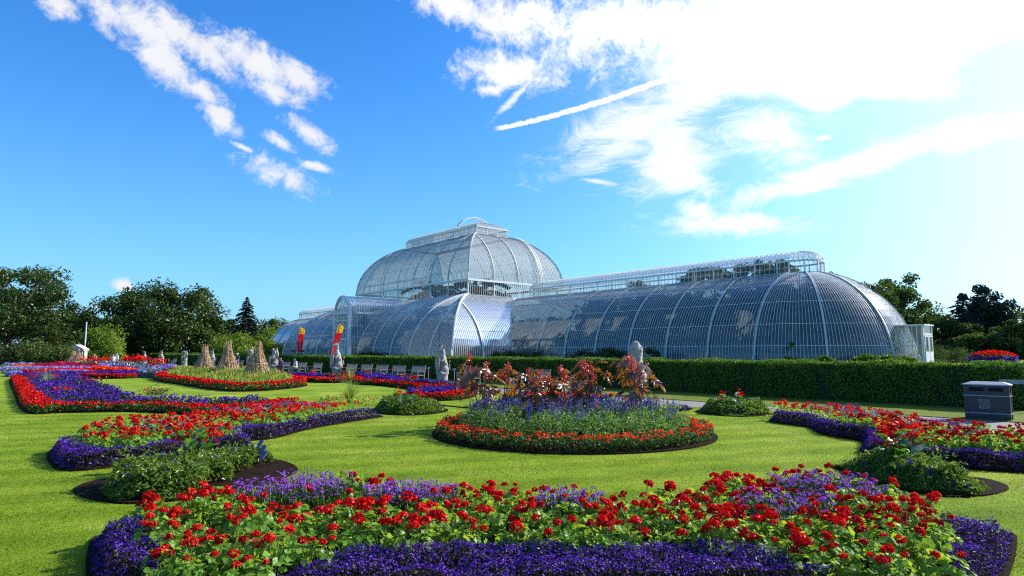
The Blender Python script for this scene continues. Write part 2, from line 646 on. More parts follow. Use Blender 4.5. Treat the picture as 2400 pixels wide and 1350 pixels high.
# tarmac path along the hedge, with the verge between
TARMAC = surf('path_tarmac', (.2, .185, .175), (.15, .14, .135), rough=.9, scale=1.3, bump=.4, bscale=120)
mb = MB()
x = np.linspace(-140, 95, 60)
yA = HEDGE_Y - 6.5 + .0 * x
yB = HEDGE_Y - 4.3 + .0 * x
mb.grid(np.stack([np.array([L2W(a, b, .008) for a, b in zip(x, yA)]), np.array([L2W(a, b, .008) for a, b in zip(x, yB)])]))
tag(mb.build('path', TARMAC), kind='structure')
mb = MB()
mb.grid(np.stack([np.array([L2W(a, HEDGE_Y - 4.28, .03) for a in x]), np.array([L2W(a, HEDGE_Y + 1, .045) for a in x])]))
mb.grid(np.stack([np.array([L2W(a, HEDGE_Y - 4.28, -.01) for a in x]), np.array([L2W(a, HEDGE_Y - 4.28, .03) for a in x])]))
tag(mb.build('grass_verge', VERGE), kind='structure')

# ------------------------------------------------------------------ foliage generators
LEAF = {
    'oak': leaf('oak_leaf', (.04, .07, .008), (.07, .115, .012), (.115, .165, .02), trans=.4, patch=.5, pscale=.45),
    'dark': leaf('dark_leaf', (.028, .052, .008), (.048, .084, .012), (.08, .125, .018), trans=.33, patch=.5, pscale=.45),
    'mid': leaf('mid_leaf', (.045, .075, .012), (.07, .11, .018), (.12, .165, .03), trans=.35, patch=.5, pscale=.45),
    'lime': leaf('lime_leaf', (.11, .19, .012), (.17, .26, .018), (.25, .33, .03), trans=.45, patch=.5, pscale=.45),
    'fir': leaf('fir_needles', (.008, .022, .016), (.016, .035, .022), (.03, .05, .03), trans=.15, patch=.5, pscale=.45),
    'hedge': leaf('hedge_leaf', (.05, .125, .008), (.09, .19, .012), (.17, .28, .02), trans=.4, grough=.35),
    'palm': leaf('palm_leaf', (.025, .05, .016), (.045, .08, .025), (.08, .12, .04), trans=.35, patch=.5, pscale=.45),
}


def lump_dir(k, rng, n=9):
    """a lumpy radius function over the sphere"""
    c = unit(rng.normal(size=(n, 3)))
    a = rng.uniform(-.22, .3, n)
    w = rng.uniform(2.0, 6.0, n)
    return lambda d: 1 + (a * np.exp(w * ((d @ c.T) - 1))).sum(1)


def crown_mesh(rng, rx, ry, rz, n_clump, n_leaf, clump, lsize, low=-.75, shell=.5, flat=.75, aspect=.6):
    """leaf clumps through a lumpy ellipsoid; returns MB and the clump centres"""
    mb = MB()
    lf = lump_dir(0, rng)
    cs = []
    while len(cs) < n_clump:
        d = unit(rng.normal(size=(1, 3)))
        if d[0, 2] < low: continue
        r = (shell + (1 - shell) * rng.random() ** .6) * lf(d)[0]
        cs.append(d[0] * r * np.array([rx, ry, rz]))
    cs = np.array(cs)
    rc = clump * rng.uniform(.6, 1.35, n_clump)
    idx = rng.integers(0, n_clump, n_leaf)
    d = unit(rng.normal(size=(n_leaf, 3)))
    rr = rng.random(n_leaf) ** .45
    P = cs[idx] + d * (rr * rc[idx])[:, None] * np.array([1, 1, flat])
    leaf_quads(mb, P, lsize, aspect, nrm=d * .8 + np.array([0, 0, .5]), spread=.8, rng=rng)
    return mb, cs


def tree(name, pos, h, rx, ry, label, cat, group=None, kind='oak', trunk_r=.4, bare=.15, n_clump=70, n_leaf=14000, clump=None, lsize=.4, seed=1, shell=.5, low=-.75, limbs=9):
    rng = np.random.default_rng(seed)
    rz = h * (1 - bare) / 2
    zc = h * bare + rz
    root = empty(name, pos, 0)
    mb, cs = crown_mesh(rng, rx, ry, rz * .95, n_clump, n_leaf, clump or .3 * (rx + rz) / 2, lsize, low=low, shell=shell)
    cr = mb.build('crown', LEAF[kind], root)
    cr.location = (0, 0, zc)
    tb = MB()
    zt = zc + rz * .35
    t = np.linspace(0, 1, 8)
    wob = rng.normal(size=(8, 2)) * .12 * trunk_r * 2
    wob[0] = 0
    tp = np.stack([wob[:, 0], wob[:, 1], -.15 + t * (zt + .15)], -1)
    tb.tube(tp, trunk_r * (1 - .75 * t) * (1 + .5 * np.exp(-t * 14)), 9)
    pick = rng.permutation(len(cs))[:limbs]
    for q in pick:
        c = cs[q] + np.array([0, 0, zc])
        z0 = rng.uniform(.35, .8) * min(zt, max(c[2], 1.0))
        a = np.array([0, 0, z0])
        mid = a * .45 + c * .55 + np.array([0, 0, -.06 * h + .1]) * rng.uniform(0, 1)
        s = np.linspace(0, 1, 6)[:, None]
        pts = (1 - s) ** 2 * a + 2 * s * (1 - s) * mid + s ** 2 * c
        tb.tube(pts, trunk_r * np.linspace(.45, .08, 6), 6)
    tb.build('trunk', BARK, root, smooth=True)
    return tag(root, label, cat, group)


def conifer(name, pos, h, r, label, cat, group=None, seed=1, whorls=22, trunk_r=.25, droop=.3, lsize=.35, per=9, bare=.06, kind='fir', ragged=.25, dens=26, power=.8):
    rng = np.random.default_rng(seed)
    root = empty(name, pos, rng.uniform(0, 6))
    tb = MB()
    tb.tube([(0, 0, -.1), (0, 0, h * .5), (0, 0, h * .98)], [trunk_r, trunk_r * .6, trunk_r * .08], 8)
    cb = MB()
    for i in range(whorls):
        f = i / (whorls - 1)
        z = h * (bare + (1 - bare) * f) * .99
        R = r * (1 - f) ** power + .12
        for k in range(per):
            if rng.random() < .08: continue
            a = rng.uniform(0, 2 * PI)
            ln = R * rng.uniform(1 - ragged * 1.6, 1 + ragged)
            s = np.linspace(0.08, 1, 7)
            pts = np.stack([np.cos(a) * ln * s, np.sin(a) * ln * s, z + ln * (.12 * s - droop * s ** 2)], -1)
            tb.tube(pts[[0, 3, 6]], [.05 * trunk_r / .25, .035, .012], 4)
            m = max(6, int(dens * ln / r))
            si = rng.random(m) ** .7
            side = rng.normal(size=m) * .16 * ln * (1.1 - si * .7)
            Q = np.stack([np.cos(a) * ln * si - np.sin(a) * side, np.sin(a) * ln * si + np.cos(a) * side,
                          z + ln * (.12 * si - droop * si ** 2) + rng.normal(size=m) * .07 * ln * .5 - np.abs(side) * .25], -1)
            leaf_quads(cb, Q, lsize, .45, nrm=(0, 0, 1.2), spread=.7, axis=np.tile([math.cos(a), math.sin(a), -.3], (m, 1)), rng=rng)
    cb.build('crown', LEAF[kind], root)
    tb.build('trunk', BARK, root, smooth=True)
    return tag(root, label, cat, group)


def bush(name, pos, rx, ry, h, label, cat='bush', group=None, kind='mid', n=5000, lsize=.2, seed=1, clumps=22, shell=.45):
    rng = np.random.default_rng(seed)
    root = empty(name, pos)
    mb, cs = crown_mesh(rng, rx, ry, h * .55, clumps, n, .3 * (rx + h * .5), lsize, low=-.9, shell=shell)
    c = mb.build('foliage', LEAF[kind], root)
    c.location = (0, 0, h * .47)
    tb = MB()
    for q in cs[:5]:
        tb.tube([(0, 0, -.05), tuple(q * .5 + np.array([0, 0, h * .25])), tuple(q + np.array([0, 0, h * .47]))], [.05, .035, .015], 5)
    tb.build('stems', BARK, root)
    return tag(root, label, cat, group)
# ------------------------------------------------------------------ the glasshouse
def glass_mat(name, dirt, dcol, tint=(.80, .86, .85), refl=1.9, streak=3.0):
    m, nt, out = new_mat(name)
    L = nt.links
    tc = nd(nt, 'ShaderNodeTexCoord')
    tr = nd(nt, 'ShaderNodeBsdfTransparent')
    tr.inputs[0].default_value = c4(tint)
    gl = nd(nt, 'ShaderNodeBsdfGlossy')
    gl.inputs['Roughness'].default_value = .1
    gl.inputs[0].default_value = (.95, .97, 1, 1)
    nb = nd(nt, 'ShaderNodeTexNoise')
    nb.inputs['Scale'].default_value = 1.6
    nb.inputs['Detail'].default_value = 2
    L.new(tc.outputs['Object'], nb.inputs['Vector'])
    bp = nd(nt, 'ShaderNodeBump')
    bp.inputs['Strength'].default_value = .25
    bp.inputs['Distance'].default_value = .06
    L.new(nb.outputs[0], bp.inputs['Height'])
    L.new(bp.outputs[0], gl.inputs['Normal'])
    fr = nd(nt, 'ShaderNodeFresnel')
    fr.inputs[0].default_value = 1.5
    mu = nd(nt, 'ShaderNodeMath', operation='MULTIPLY', use_clamp=True)
    mu.inputs[1].default_value = refl
    L.new(fr.outputs[0], mu.inputs[0])
    m1 = nd(nt, 'ShaderNodeMixShader')
    L.new(mu.outputs[0], m1.inputs[0])
    L.new(tr.outputs[0], m1.inputs[1])
    L.new(gl.outputs[0], m1.inputs[2])
    # grime: a film of algae and limewash, patchy, running down the panes
    nz = nd(nt, 'ShaderNodeTexNoise')
    nz.inputs['Scale'].default_value = 1.0
    nz.inputs['Detail'].default_value = 6
    mp = nd(nt, 'ShaderNodeMapping')
    mp.inputs['Scale'].default_value = (streak, streak, .8)
    L.new(tc.outputs['Object'], mp.inputs['Vector'])
    L.new(mp.outputs[0], nz.inputs['Vector'])
    mr = nd(nt, 'ShaderNodeMapRange')
    mr.inputs['From Min'].default_value = .3
    mr.inputs['From Max'].default_value = .7
    mr.inputs['To Min'].default_value = dirt * .65
    mr.inputs['To Max'].default_value = dirt * 1.35
    L.new(nz.outputs[0], mr.inputs['Value'])
    df = nd(nt, 'ShaderNodeBsdfDiffuse')
    df.inputs[0].default_value = c4(dcol)
    tl = nd(nt, 'ShaderNodeBsdfTranslucent')
    tl.inputs[0].default_value = c4(dcol)
    m2 = nd(nt, 'ShaderNodeMixShader')
    m2.inputs[0].default_value = .5
    L.new(df.outputs[0], m2.inputs[1])
    L.new(tl.outputs[0], m2.inputs[2])
    m3 = nd(nt, 'ShaderNodeMixShader')
    L.new(mr.outputs[0], m3.inputs[0])
    L.new(m1.outputs[0], m3.inputs[1])
    L.new(m2.outputs[0], m3.inputs[2])
    L.new(m3.outputs[0], out.inputs[0])
    return m


RIBW = surf('rib_paint', (.6, .61, .6), (.46, .47, .46), rough=.5, scale=3, lo=.3, hi=.8)
GLASS = glass_mat('old_glass', .26, (.6, .63, .58), tint=(.5, .55, .55), refl=1.45)
GLASSP = glass_mat('porch_glass', .06, (.6, .63, .6), tint=(.75, .8, .8), refl=1.0)
GLASSD = glass_mat('dome_glass', .36, (.66, .66, .62), refl=1.6)
GLASSC = glass_mat('clerestory_glass', .1, (.62, .64, .6), refl=.4, tint=(.86, .9, .9))

S = 3.81
HX, HY = 5.5 * S, 15.24           # lower tier of the centre block
UX, UY = 3.5 * S, 7.62            # upper tier
WX = 12.5 * S                     # centre of the wing's round end
RW, RC = 7.62, 1.8                # half widths of wing and its clerestory
PW = rad(76.3)
HW = 7.2
RL, HL, PL = 9.86, 7.55, rad(75)
RU, HU, PU, ZU = 7.24, 6.98, rad(72), 9.0
CXH, CYH = UX - RU * (1 - math.cos(PU)) - .05, 2.55
ZTOP = ZU + HU * math.sin(PU)

gh = empty('glasshouse', (C0.x, C0.y, BASE), BANG)
tag(gh, 'huge domed Victorian glasshouse with white iron ribs and curved glass', 'glasshouse')


def wing_r(p): return RW * np.cos(p)
def wing_z(p): return HW * np.sin(p)
def low_i(z): return RL * (1 - np.sqrt(np.clip(1 - (z / HL) ** 2, 0, 1)))


def sheet(P): return np.asarray(P, float)


def rib_tube(mb, pts, w, n=4, m=0):
    mb.tube(pts, w, n, m)


# ---- wings
ph = np.linspace(0, PW, 15)
for sx in (1, -1):
    for sy in (-1, 1):
        g, b = MB(), MB()
        # straight part, from the valley against the centre block to the round end
        z = wing_z(ph)
        xin = HX - low_i(z)
        us = np.linspace(0, 1, 15)
        X = xin[:, None] + (WX - xin)[:, None] * us[None, :]
        Y = np.repeat(wing_r(ph)[:, None], 15, 1)
        Z = np.repeat(z[:, None], 15, 1)
        g.grid(np.stack([sx * X, sy * Y, Z], -1))
        k = 0
        for x0 in np.arange(3.7 * S, WX - .01, S / 16):
            ok = xin <= x0
            if ok.sum() < 3: continue
            pts = np.stack([np.full(ok.sum(), sx * x0), sy * (wing_r(ph[ok]) + .03), z[ok] + .02], -1)
            b.tube(pts, .018, 4, cap=False)
        for f in (.13, .3, .5, .72, .9):
            p = f * PW
            xi = HX - float(low_i(np.array(HW * math.sin(p))))
            b.tube([(sx * xi, sy * (RW * math.cos(p) + .02), HW * math.sin(p)), (sx * WX, sy * (RW * math.cos(p) + .02), HW * math.sin(p))], .02, 4, cap=False)
        # the flat leaded margin under the clerestory
        g.build('wing_glazing', GLASS, gh)
        b.build('glazing_bars', WHITE, gh)
        for t in range(0, 8):
            r = MB()
            x0 = HX + t * S
            if t == 0:
                pts = np.stack([sx * (xin + .02), sy * (wing_r(ph) + .07), z + .05], -1)
            else:
                pts = np.stack([np.full(len(ph), sx * x0), sy * (wing_r(ph) + .08), z + .06 * np.sin(ph)], -1)
            r.tube(pts, .085, 4)
            # curled foot of the rib
            r.tube([(pts[0][0], pts[0][1] + sy * (-.02), -.1), (pts[0][0], pts[0][1] + sy * .16, .05), (pts[0][0], pts[0][1] + sy * .2, .3), (pts[0][0], pts[0][1] + sy * .06, .62)], .06, 5)
            r.build('rib', RIBW, gh)
    # round end
    g, b = MB(), MB()
    th = np.linspace(-PI / 2, PI / 2, 41)
    Rr = wing_r(ph)
    g.grid(np.stack([sx * (WX + Rr[:, None] * np.cos(th)[None]), Rr[:, None] * np.sin(th)[None], np.repeat(wing_z(ph)[:, None], 41, 1)], -1))
    for a in np.linspace(-PI / 2, PI / 2, 5 * 20 + 1):
        b.tube(np.stack([sx * (WX + (Rr + .03) * math.cos(a)), (Rr + .03) * math.sin(a), wing_z(ph) + .02], -1), .017, 4, cap=False)
    for f in (.13, .3, .5, .72, .9):
        p = f * PW
        b.tube(np.stack([sx * (WX + (RW * math.cos(p) + .02) * np.cos(th)), (RW * math.cos(p) + .02) * np.sin(th), np.full(41, HW * math.sin(p))], -1), .02, 4, cap=False)
    g.build('round_end_glazing', GLASS, gh)
    b.build('glazing_bars', WHITE, gh)
    for t in range(1, 5):
        a = -PI / 2 + t * PI / 5
        r = MB()
        pts = np.stack([sx * (WX + (Rr + .08) * math.cos(a)), (Rr + .08) * math.sin(a), wing_z(ph) + .06 * np.sin(ph)], -1)
        r.tube(pts, .085, 4)
        q = np.array([math.cos(a) * sx, math.sin(a)])
        f0 = np.array(pts[0])
        r.tube([f0 + np.array([-q[0] * .02, -q[1] * .02, -.1]), f0 + np.array([q[0] * .16, q[1] * .16, .05]), f0 + np.array([q[0] * .2, q[1] * .2, .3]), f0 + np.array([q[0] * .06, q[1] * .06, .62])], .06, 5)
        r.build('rib', RIBW, gh)
    # clerestory running along the wing's ridge, rounded at both ends
    g, b, fr, gut = MB(), MB(), MB(), MB()
    z0, z1, ht = HW * math.sin(PW) - .05, 7.95, .95
    xa, xb = 4.75 * S, WX
    tA = np.linspace(-PI / 2, PI / 2, 21)
    loop = [(xb + RC * math.cos(a), RC * math.sin(a)) for a in tA] + [(xa - RC * math.cos(a), RC * math.sin(a)) for a in tA[::-1]]
    loop = np.array(loop + [loop[0]])
    g.grid(np.stack([np.column_stack([sx * loop[:, 0], loop[:, 1], np.full(len(loop), zz)]) for zz in (z0, z1)]))
    for zz, w in ((z0 + .06, .075), (z1, .085)):
        fr.tube(np.column_stack([sx * loop[:, 0], loop[:, 1], np.full(len(loop), zz)]), w, 4, cap=False)
    q = np.linspace(0, PI / 2, 9)
    for sy in (-1, 1):
        xx = np.linspace(xa, xb, 2)
        g.grid(np.stack([np.stack([np.full(9, sx * x0), sy * RC * np.cos(q), z1 + ht * np.sin(q)], -1) for x0 in xx]))
        for x0 in np.arange(xa, xb, S / 9):
            b.tube(np.stack([np.full(9, sx * x0), sy * (RC + .02) * np.cos(q), z1 + ht * np.sin(q) + .02], -1), .026, 4, cap=False)
        for x0 in np.arange(xa, xb, S / 9):
            b.tube([(sx * x0, sy * (RC + .01), z0), (sx * x0, sy * (RC + .01), z1)], .02, 4, cap=False)
        for x0 in np.arange(xa, xb + .01, S / 2):
            fr.tube([(sx * x0, sy * (RC + .02), z0), (sx * x0, sy * (RC + .02), z1)], .06, 4)
        fr.tube([(sx * xa, sy * (RC + .02), z0 + .5), (sx * xb, sy * (RC + .02), z0 + .5)], .025, 4)
    for cx_, sg in ((xb, 1), (xa, -1)):
        g.grid(np.stack([np.column_stack([sx * (cx_ + sg * RC * math.cos(k) * np.cos(tA)), RC * math.cos(k) * np.sin(tA), np.full(21, z1 + ht * math.sin(k))]) for k in q]))
        for a in np.linspace(-PI / 2, PI / 2, 16):
            b.tube(np.stack([sx * (cx_ + sg * (RC + .02) * np.cos(q) * math.cos(a)), (RC + .02) * np.cos(q) * math.sin(a), z1 + ht * np.sin(q) + .02], -1), .024, 4, cap=False)
        for a in np.linspace(-PI / 2, PI / 2, 6):
            fr.tube([(sx * (cx_ + sg * (RC + .02) * math.cos(a)), (RC + .02) * math.sin(a), z0), (sx * (cx_ + sg * (RC + .02) * math.cos(a)), (RC + .02) * math.sin(a), z1)], .06, 4)
    fr.tube([(sx * xa, 0, z1 + ht + .03), (sx * xb, 0, z1 + ht + .03)], .05, 4)
    g.build('clerestory_glazing', GLASSC, gh)
    b.build('clerestory_bars', WHITE, gh)
    fr.build('clerestory_frame', WHITE, gh)


# ---- lower tier of the centre block: curved hipped aisle roof
def tier(R, Hh, pm, zb, hx, hy, nbx, nby, name, gmat, barm, ribm, rw, front_gap=None, wing=False, per_bay=16, ribw=.085, ribpart='rib'):
    p = np.linspace(0, pm, 15)
    ins, z = R * (1 - np.cos(p)), zb + Hh * np.sin(p)
    dens = np.linspace(0, pm, 61)
    dins, dz = R * (1 - np.cos(dens)), zb + Hh * np.sin(dens)
    for (axis, ha, hb, nb) in (('x', hx, hy, nbx), ('y', hy, hx, nby)):
        for sd in (-1, 1):
            g, b = MB(), MB()
            def put(u, off, zz, o=.0):
                return np.stack([u, sd * (off + o), zz], -1) if axis == 'x' else np.stack([sd * (off + o), u, zz], -1)
            if axis == 'y' and wing:
                for s2 in (-1, 1):
                    rwz = RW * np.sqrt(np.clip(1 - (np.minimum(z, HW * .97) / HW) ** 2, 0, 1))
                    us = np.linspace(0, 1, 9)
                    U = s2 * (rwz[:, None] + ((ha - ins) - rwz)[:, None] * us[None])
                    g.grid(put(U, np.repeat((hb - ins)[:, None], 9, 1), np.repeat(z[:, None], 9, 1)))
            else:
                us = np.linspace(-1, 1, 2 * nb + 1)
                U = (ha - ins)[:, None] * us[None]
                g.grid(put(U, np.repeat((hb - ins)[:, None], len(us), 1), np.repeat(z[:, None], len(us), 1)))
            g.build(name, gmat, gh)
            step = 2 * ha / nb / per_bay
            bm_ = {-1: b, 1: MB() if (axis == 'y' and wing) else b}
            for u0 in np.arange(-ha + step, ha - step * .5, step):
                ok = (ha - dins) >= abs(u0)
                if axis == 'y' and wing:
                    ok &= abs(u0) >= RW * np.sqrt(np.clip(1 - (np.minimum(dz, HW * .97) / HW) ** 2, 0, 1))
                if front_gap and axis == 'x' and abs(u0) < front_gap: continue
                if ok.sum() < 6: continue
                id_ = np.where(ok)[0]
                id_ = id_[np.linspace(0, len(id_) - 1, 12).astype(int)]
                bm_[1 if u0 > 0 else -1].tube(put(np.full(12, u0), hb - dins[id_], dz[id_] + .02, .03), .018, 4, cap=False)
            for f in (.13, .3, .48, .66, .84, .96):
                i0, zz = R * (1 - math.cos(f * pm)), zb + Hh * math.sin(f * pm)
                e = ha - i0
                segs = [(-e, e)]
                if axis == 'y' and wing:
                    rr = RW * math.sqrt(max(0, 1 - (min(zz, HW * .97) / HW) ** 2))
                    segs = [(-e, -rr), (rr, e)]
                if front_gap and axis == 'x': segs = [(-e, -front_gap), (front_gap, e)]
                for a0, a1 in segs:
                    bm_[1 if a0 > 0 else -1].tube(put(np.array([a0, a1]), np.array([hb - i0] * 2), np.array([zz] * 2), .02), .018, 4, cap=False)
            b.build('glazing_bars', barm, gh)
            if bm_[1] is not b: bm_[1].build('glazing_bars', barm, gh)
            for k in range(1, nb):
                u0 = -ha + 2 * ha * k / nb
                if front_gap and axis == 'x' and abs(u0) < front_gap - .3: continue
                if axis == 'y' and wing and abs(u0) <= RW + .1: continue
                ok = np.where((ha - dins) >= abs(u0))[0]
                ok = ok[np.linspace(0, len(ok) - 1, 14).astype(int)]
                r = MB()
                r.tube(put(np.full(14, u0), hb - dins[ok], dz[ok] + .05, .08), ribw, 4)
                r.build(ribpart, ribm, gh)
    for s1 in (-1, 1):
        for s2 in (-1, 1):
            r = MB()
            r.tube(np.stack([s1 * (hx - ins + .06), s2 * (hy - ins + .06), z + .05], -1), ribw * 1.2, 4)
            r.build('hip_rib', ribm, gh)


tier(RL, HL, PL, 0, HX, HY, 11, 8, 'aisle_glazing', GLASS, WHITE, WHITE, .1, front_gap=2.05, wing=True)
tier(RU, HU, PU, ZU, UX, UY, 7, 4, 'dome_glazing', GLASSD, GREYW, GREYW, .1, per_bay=15, ribw=.075, ribpart='dome_rib')

# ---- upright window band below the dome, with round-cornered lights
g, b, fr = MB(), MB(), MB()
zl = HL * math.sin(PL) - .12
ux, uy = UX, UY
for (ax, ha, hb, nb) in (('x', ux, uy, 7), ('y', uy, ux, 4)):
    for sd in (-1, 1):
        def put(u, z, o=0.0):
            return (u, sd * (hb + o), z) if ax == 'x' else (sd * (hb + o), u, z)
        g.add([put(-ha, zl), put(ha, zl), put(ha, ZU), put(-ha, ZU)], [[0, 1, 2, 3]])
        w = 2 * ha / nb
        for k in range(nb + 1):
            u = -ha + w * k
            fr.tube([put(u, zl, .03), put(u, ZU, .03)], .085, 4)
        for k in range(nb):
            u0 = -ha + w * k
            for j in range(1, 12):
                b.tube([put(u0 + w * j / 12, zl + .1, .02), put(u0 + w * j / 12, ZU - .1, .02)], .02, 4, cap=False)
            for s in (0, 1):
                c = u0 + (.55 if s == 0 else w - .55)
                a = np.linspace(PI, 1.5 * PI, 7) if s == 0 else np.linspace(1.5 * PI, 2 * PI, 7)
                fr.tube([put(c + .55 * math.cos(t), zl + .62 + .55 * math.sin(t), .04) for t in a], .035, 4)
        fr.tube([put(-ha - .1, zl + .02, .05), put(ha + .1, zl + .02, .05)], .1, 4)
        fr.tube([put(-ha - .15, ZU + .02, .12), put(ha + .15, ZU + .02, .12)], .16, 4)
g.build('band_glazing', GLASSC, gh)
b.build('band_bars', WHITE, gh)
fr.build('band_frame', WHITE, gh)

# ---- clerestory on top of the dome
g, b, fr = MB(), MB(), MB()
z0, z1, ht = ZTOP - .05, ZTOP + .95, .95
hx, hy = CXH, CYH
for (ax, ha, hb, nb) in (('x', hx, hy, 10), ('y', hy, hx, 3)):
    for sd in (-1, 1):
        def put(u, z, o=0.0):
            return (u, sd * (hb + o), z) if ax == 'x' else (sd * (hb + o), u, z)
        g.add([put(-ha, z0), put(ha, z0), put(ha, z1), put(-ha, z1)], [[0, 1, 2, 3]])
        for k in range(nb + 1):
            u = -ha + 2 * ha * k / nb
            fr.tube([put(u, z0, .02), put(u, z1, .02)], .05, 4)
        for u in np.arange(-ha, ha, .26):
            b.tube([put(u, z0, .01), put(u, z1, .01)], .016, 4, cap=False)
        for zz, ww in ((z0 + .03, .09), (z1, .09), (z0 + .42, .025)):
            fr.tube([put(-ha, zz, .03), put(ha, zz, .03)], ww, 4)
        q = np.linspace(0, PI / 2, 9)
        inset = hy * (1 - np.cos(q))
        zz = z1 + ht * np.sin(q)
        U = np.stack([-(ha - inset), ha - inset], 1)
        off = (hb - inset)
        V = np.repeat(off[:, None], 2, 1)
        Zz = np.repeat(zz[:, None], 2, 1)
        g.grid(np.stack([U, sd * V, Zz], -1) if ax == 'x' else np.stack([sd * V, U, Zz], -1))
        for u in np.arange(-ha + .13, ha, .3):
            ok = (ha - inset) >= abs(u)
            if ok.sum() < 2: continue
            b.tube(np.array([put(u, zk, o - hb + .02) for o, zk in zip(off[ok], zz[ok] + .02)]), .02, 4, cap=False)
g.build('top_clerestory_glazing', GLASSD, gh)
b.build('top_clerestory_bars', GREYW, gh)
fr.build('top_clerestory_frame', WHITE, gh)
# sloping lead margin between dome and clerestory
mb = MB()
e1x, e1y, e0x, e0y = CXH + .02, CYH + .02, UX - RU * (1 - math.cos(PU * .93)), UY - RU * (1 - math.cos(PU * .93))
zz0, zz1 = ZU + HU * math.sin(PU * .93) + .05, ZTOP + .05
q0 = [(-e0x, -e0y, zz0), (e0x, -e0y, zz0), (e0x, e0y, zz0), (-e0x, e0y, zz0)]
q1 = [(-e1x, -e1y, zz1), (e1x, -e1y, zz1), (e1x, e1y, zz1), (-e1x, e1y, zz1)]
mb.add(q0 + q1, [[i, (i + 1) % 4, 4 + (i + 1) % 4, 4 + i] for i in range(4)])
LEAD = surf('weathered_lead', (.33, .31, .27), (.2, .185, .16), rough=.7, scale=2, lo=.3, hi=.7)
mb.build('roof_margin', LEAD, gh)
mb.build('roof_margin', LEAD, gh)
# the same margin along the wings under their clerestory
for sx in (1, -1):
    for sy in (-1, 1):
        mb = MB()
        pa, pb = PW * .9, PW
        A = [(RW * math.cos(p), HW * math.sin(p) + .05) for p in (pa, pb)]
        mb.add([(sx * (HX - 6.3), sy * (A[0][0] + .02), A[0][1]), (sx * WX, sy * (A[0][0] + .02), A[0][1]), (sx * WX, sy * A[1][0], A[1][1]), (sx * (HX - 6.3), sy * A[1][0], A[1][1])], [[0, 1, 2, 3]])
        mb.build('roof_margin', LEAD, gh)

# ---- arched access ladders over dome and clerestory
def ladder(path, width, axis, name='access_ladder', w=.03, rungs=True):
    mb = MB()
    P = np.array(path, float)
    off = np.array((width / 2, 0, 0)) if axis == 'x' else np.array((0, width / 2, 0))
    mb.tube(P - off, w, 4)
    mb.tube(P + off, w, 4)
    seg = np.concatenate([[0], np.cumsum(np.linalg.norm(np.diff(P, axis=0), axis=1))])
    for d in np.arange(.2, seg[-1], .42):
        c = np.array([np.interp(d, seg, P[:, k]) for k in range(3)])
        mb.tube([c - off, c + off], w * .7, 4)
    mb.build(name, WHITE, gh)


a = np.linspace(PI, 0, 17)
ladder(np.stack([np.full(17, 4.7), 3.05 * np.cos(a), ZTOP + .5 + 2.35 * np.sin(a)], -1), .6, 'x', w=.07)
p = np.linspace(.05, PU * .98, 12)
for sy in (-1, 1):
    ladder(np.stack([np.full(12, 4.7), sy * (UY - RU * (1 - np.cos(p)) + .3), ZU + HU * np.sin(p) + .25], -1), .6, 'x', w=.045)
ladder(np.stack([UX - RU * (1 - np.cos(p)) + .3, np.full(12, 3.6), ZU + HU * np.sin(p) + .2], -1), .5, 'y', w=.045)

# ---- stone plinth under the walls
mb = MB()
def wallseg(a, b, z0=-.5, z1=.12, t=.45):
    a, b = np.array(a, float), np.array(b, float)
    d = b - a
    ln = np.hypot(*d)
    an = math.atan2(d[1], d[0])
    Rm = np.array(Matrix.Rotation(an, 3, 'Z'))
    c = (a + b) / 2
    mb.box((c[0], c[1], (z0 + z1) / 2), (ln, t, z1 - z0), Rm)
for sx in (1, -1):
    for sy in (-1, 1):
        wallseg((sx * (HX + .2), sy * RW), (sx * WX, sy * RW))
        wallseg((sx * HX, sy * (RW + .3)), (sx * HX, sy * (HY + .2)))
    th = np.linspace(-PI / 2, PI / 2, 21)
    for t0, t1 in zip(th[:-1], th[1:]):
        wallseg((sx * (WX + RW * math.cos(t0)), RW * math.sin(t0)), (sx * (WX + RW * math.cos(t1)), RW * math.sin(t1)))
for sy in (-1, 1):
    wallseg((-HX + .25, sy * HY), (HX - .25, sy * HY))
PORT = surf('portland_stone', (.5, .5, .48), (.38, .38, .37), rough=.8, scale=3)
mb.build('plinth', PORT, gh)

# ---- front porch with a barrel vault
pf = empty('front_porch')
pf.parent = gh
g, b = MB(), MB()
pw, y0, y1, ze, hv = 1.9, -16.3, -8.0, 5.4, 2.05
q = np.linspace(0, PI, 19)
for sx in (1, -1):
    g.add([(sx * pw, y0, 0), (sx * pw, y1, 0), (sx * pw, y1, ze), (sx * pw, y0, ze)], [[0, 1, 2, 3]])
    for y in np.arange(y0 + .3, y1, .34):
        b.tube([(sx * (pw + .02), y, 0), (sx * (pw + .02), y, ze)], .02, 4, cap=False)
    for z in (1.3, 2.6, 3.9):
        b.tube([(sx * (pw + .02), y0, z), (sx * (pw + .02), y1, z)], .022, 4)
g.grid(np.stack([np.stack([pw * np.cos(q), np.full(19, y), ze + hv * np.sin(q)], -1) for y in (y0, y1)]))
for y in np.arange(y0 + .15, y1, .34):
    b.tube(np.stack([(pw + .03) * np.cos(q), np.full(19, y), ze + (hv + .03) * np.sin(q)], -1), .03, 4, cap=False)
for f in (.25, .5, .75):
    a_ = f * PI
    b.tube([(pw * math.cos(a_), y0, ze + hv * math.sin(a_) + .02), (pw * math.cos(a_), y1, ze + hv * math.sin(a_) + .02)], .025, 4)
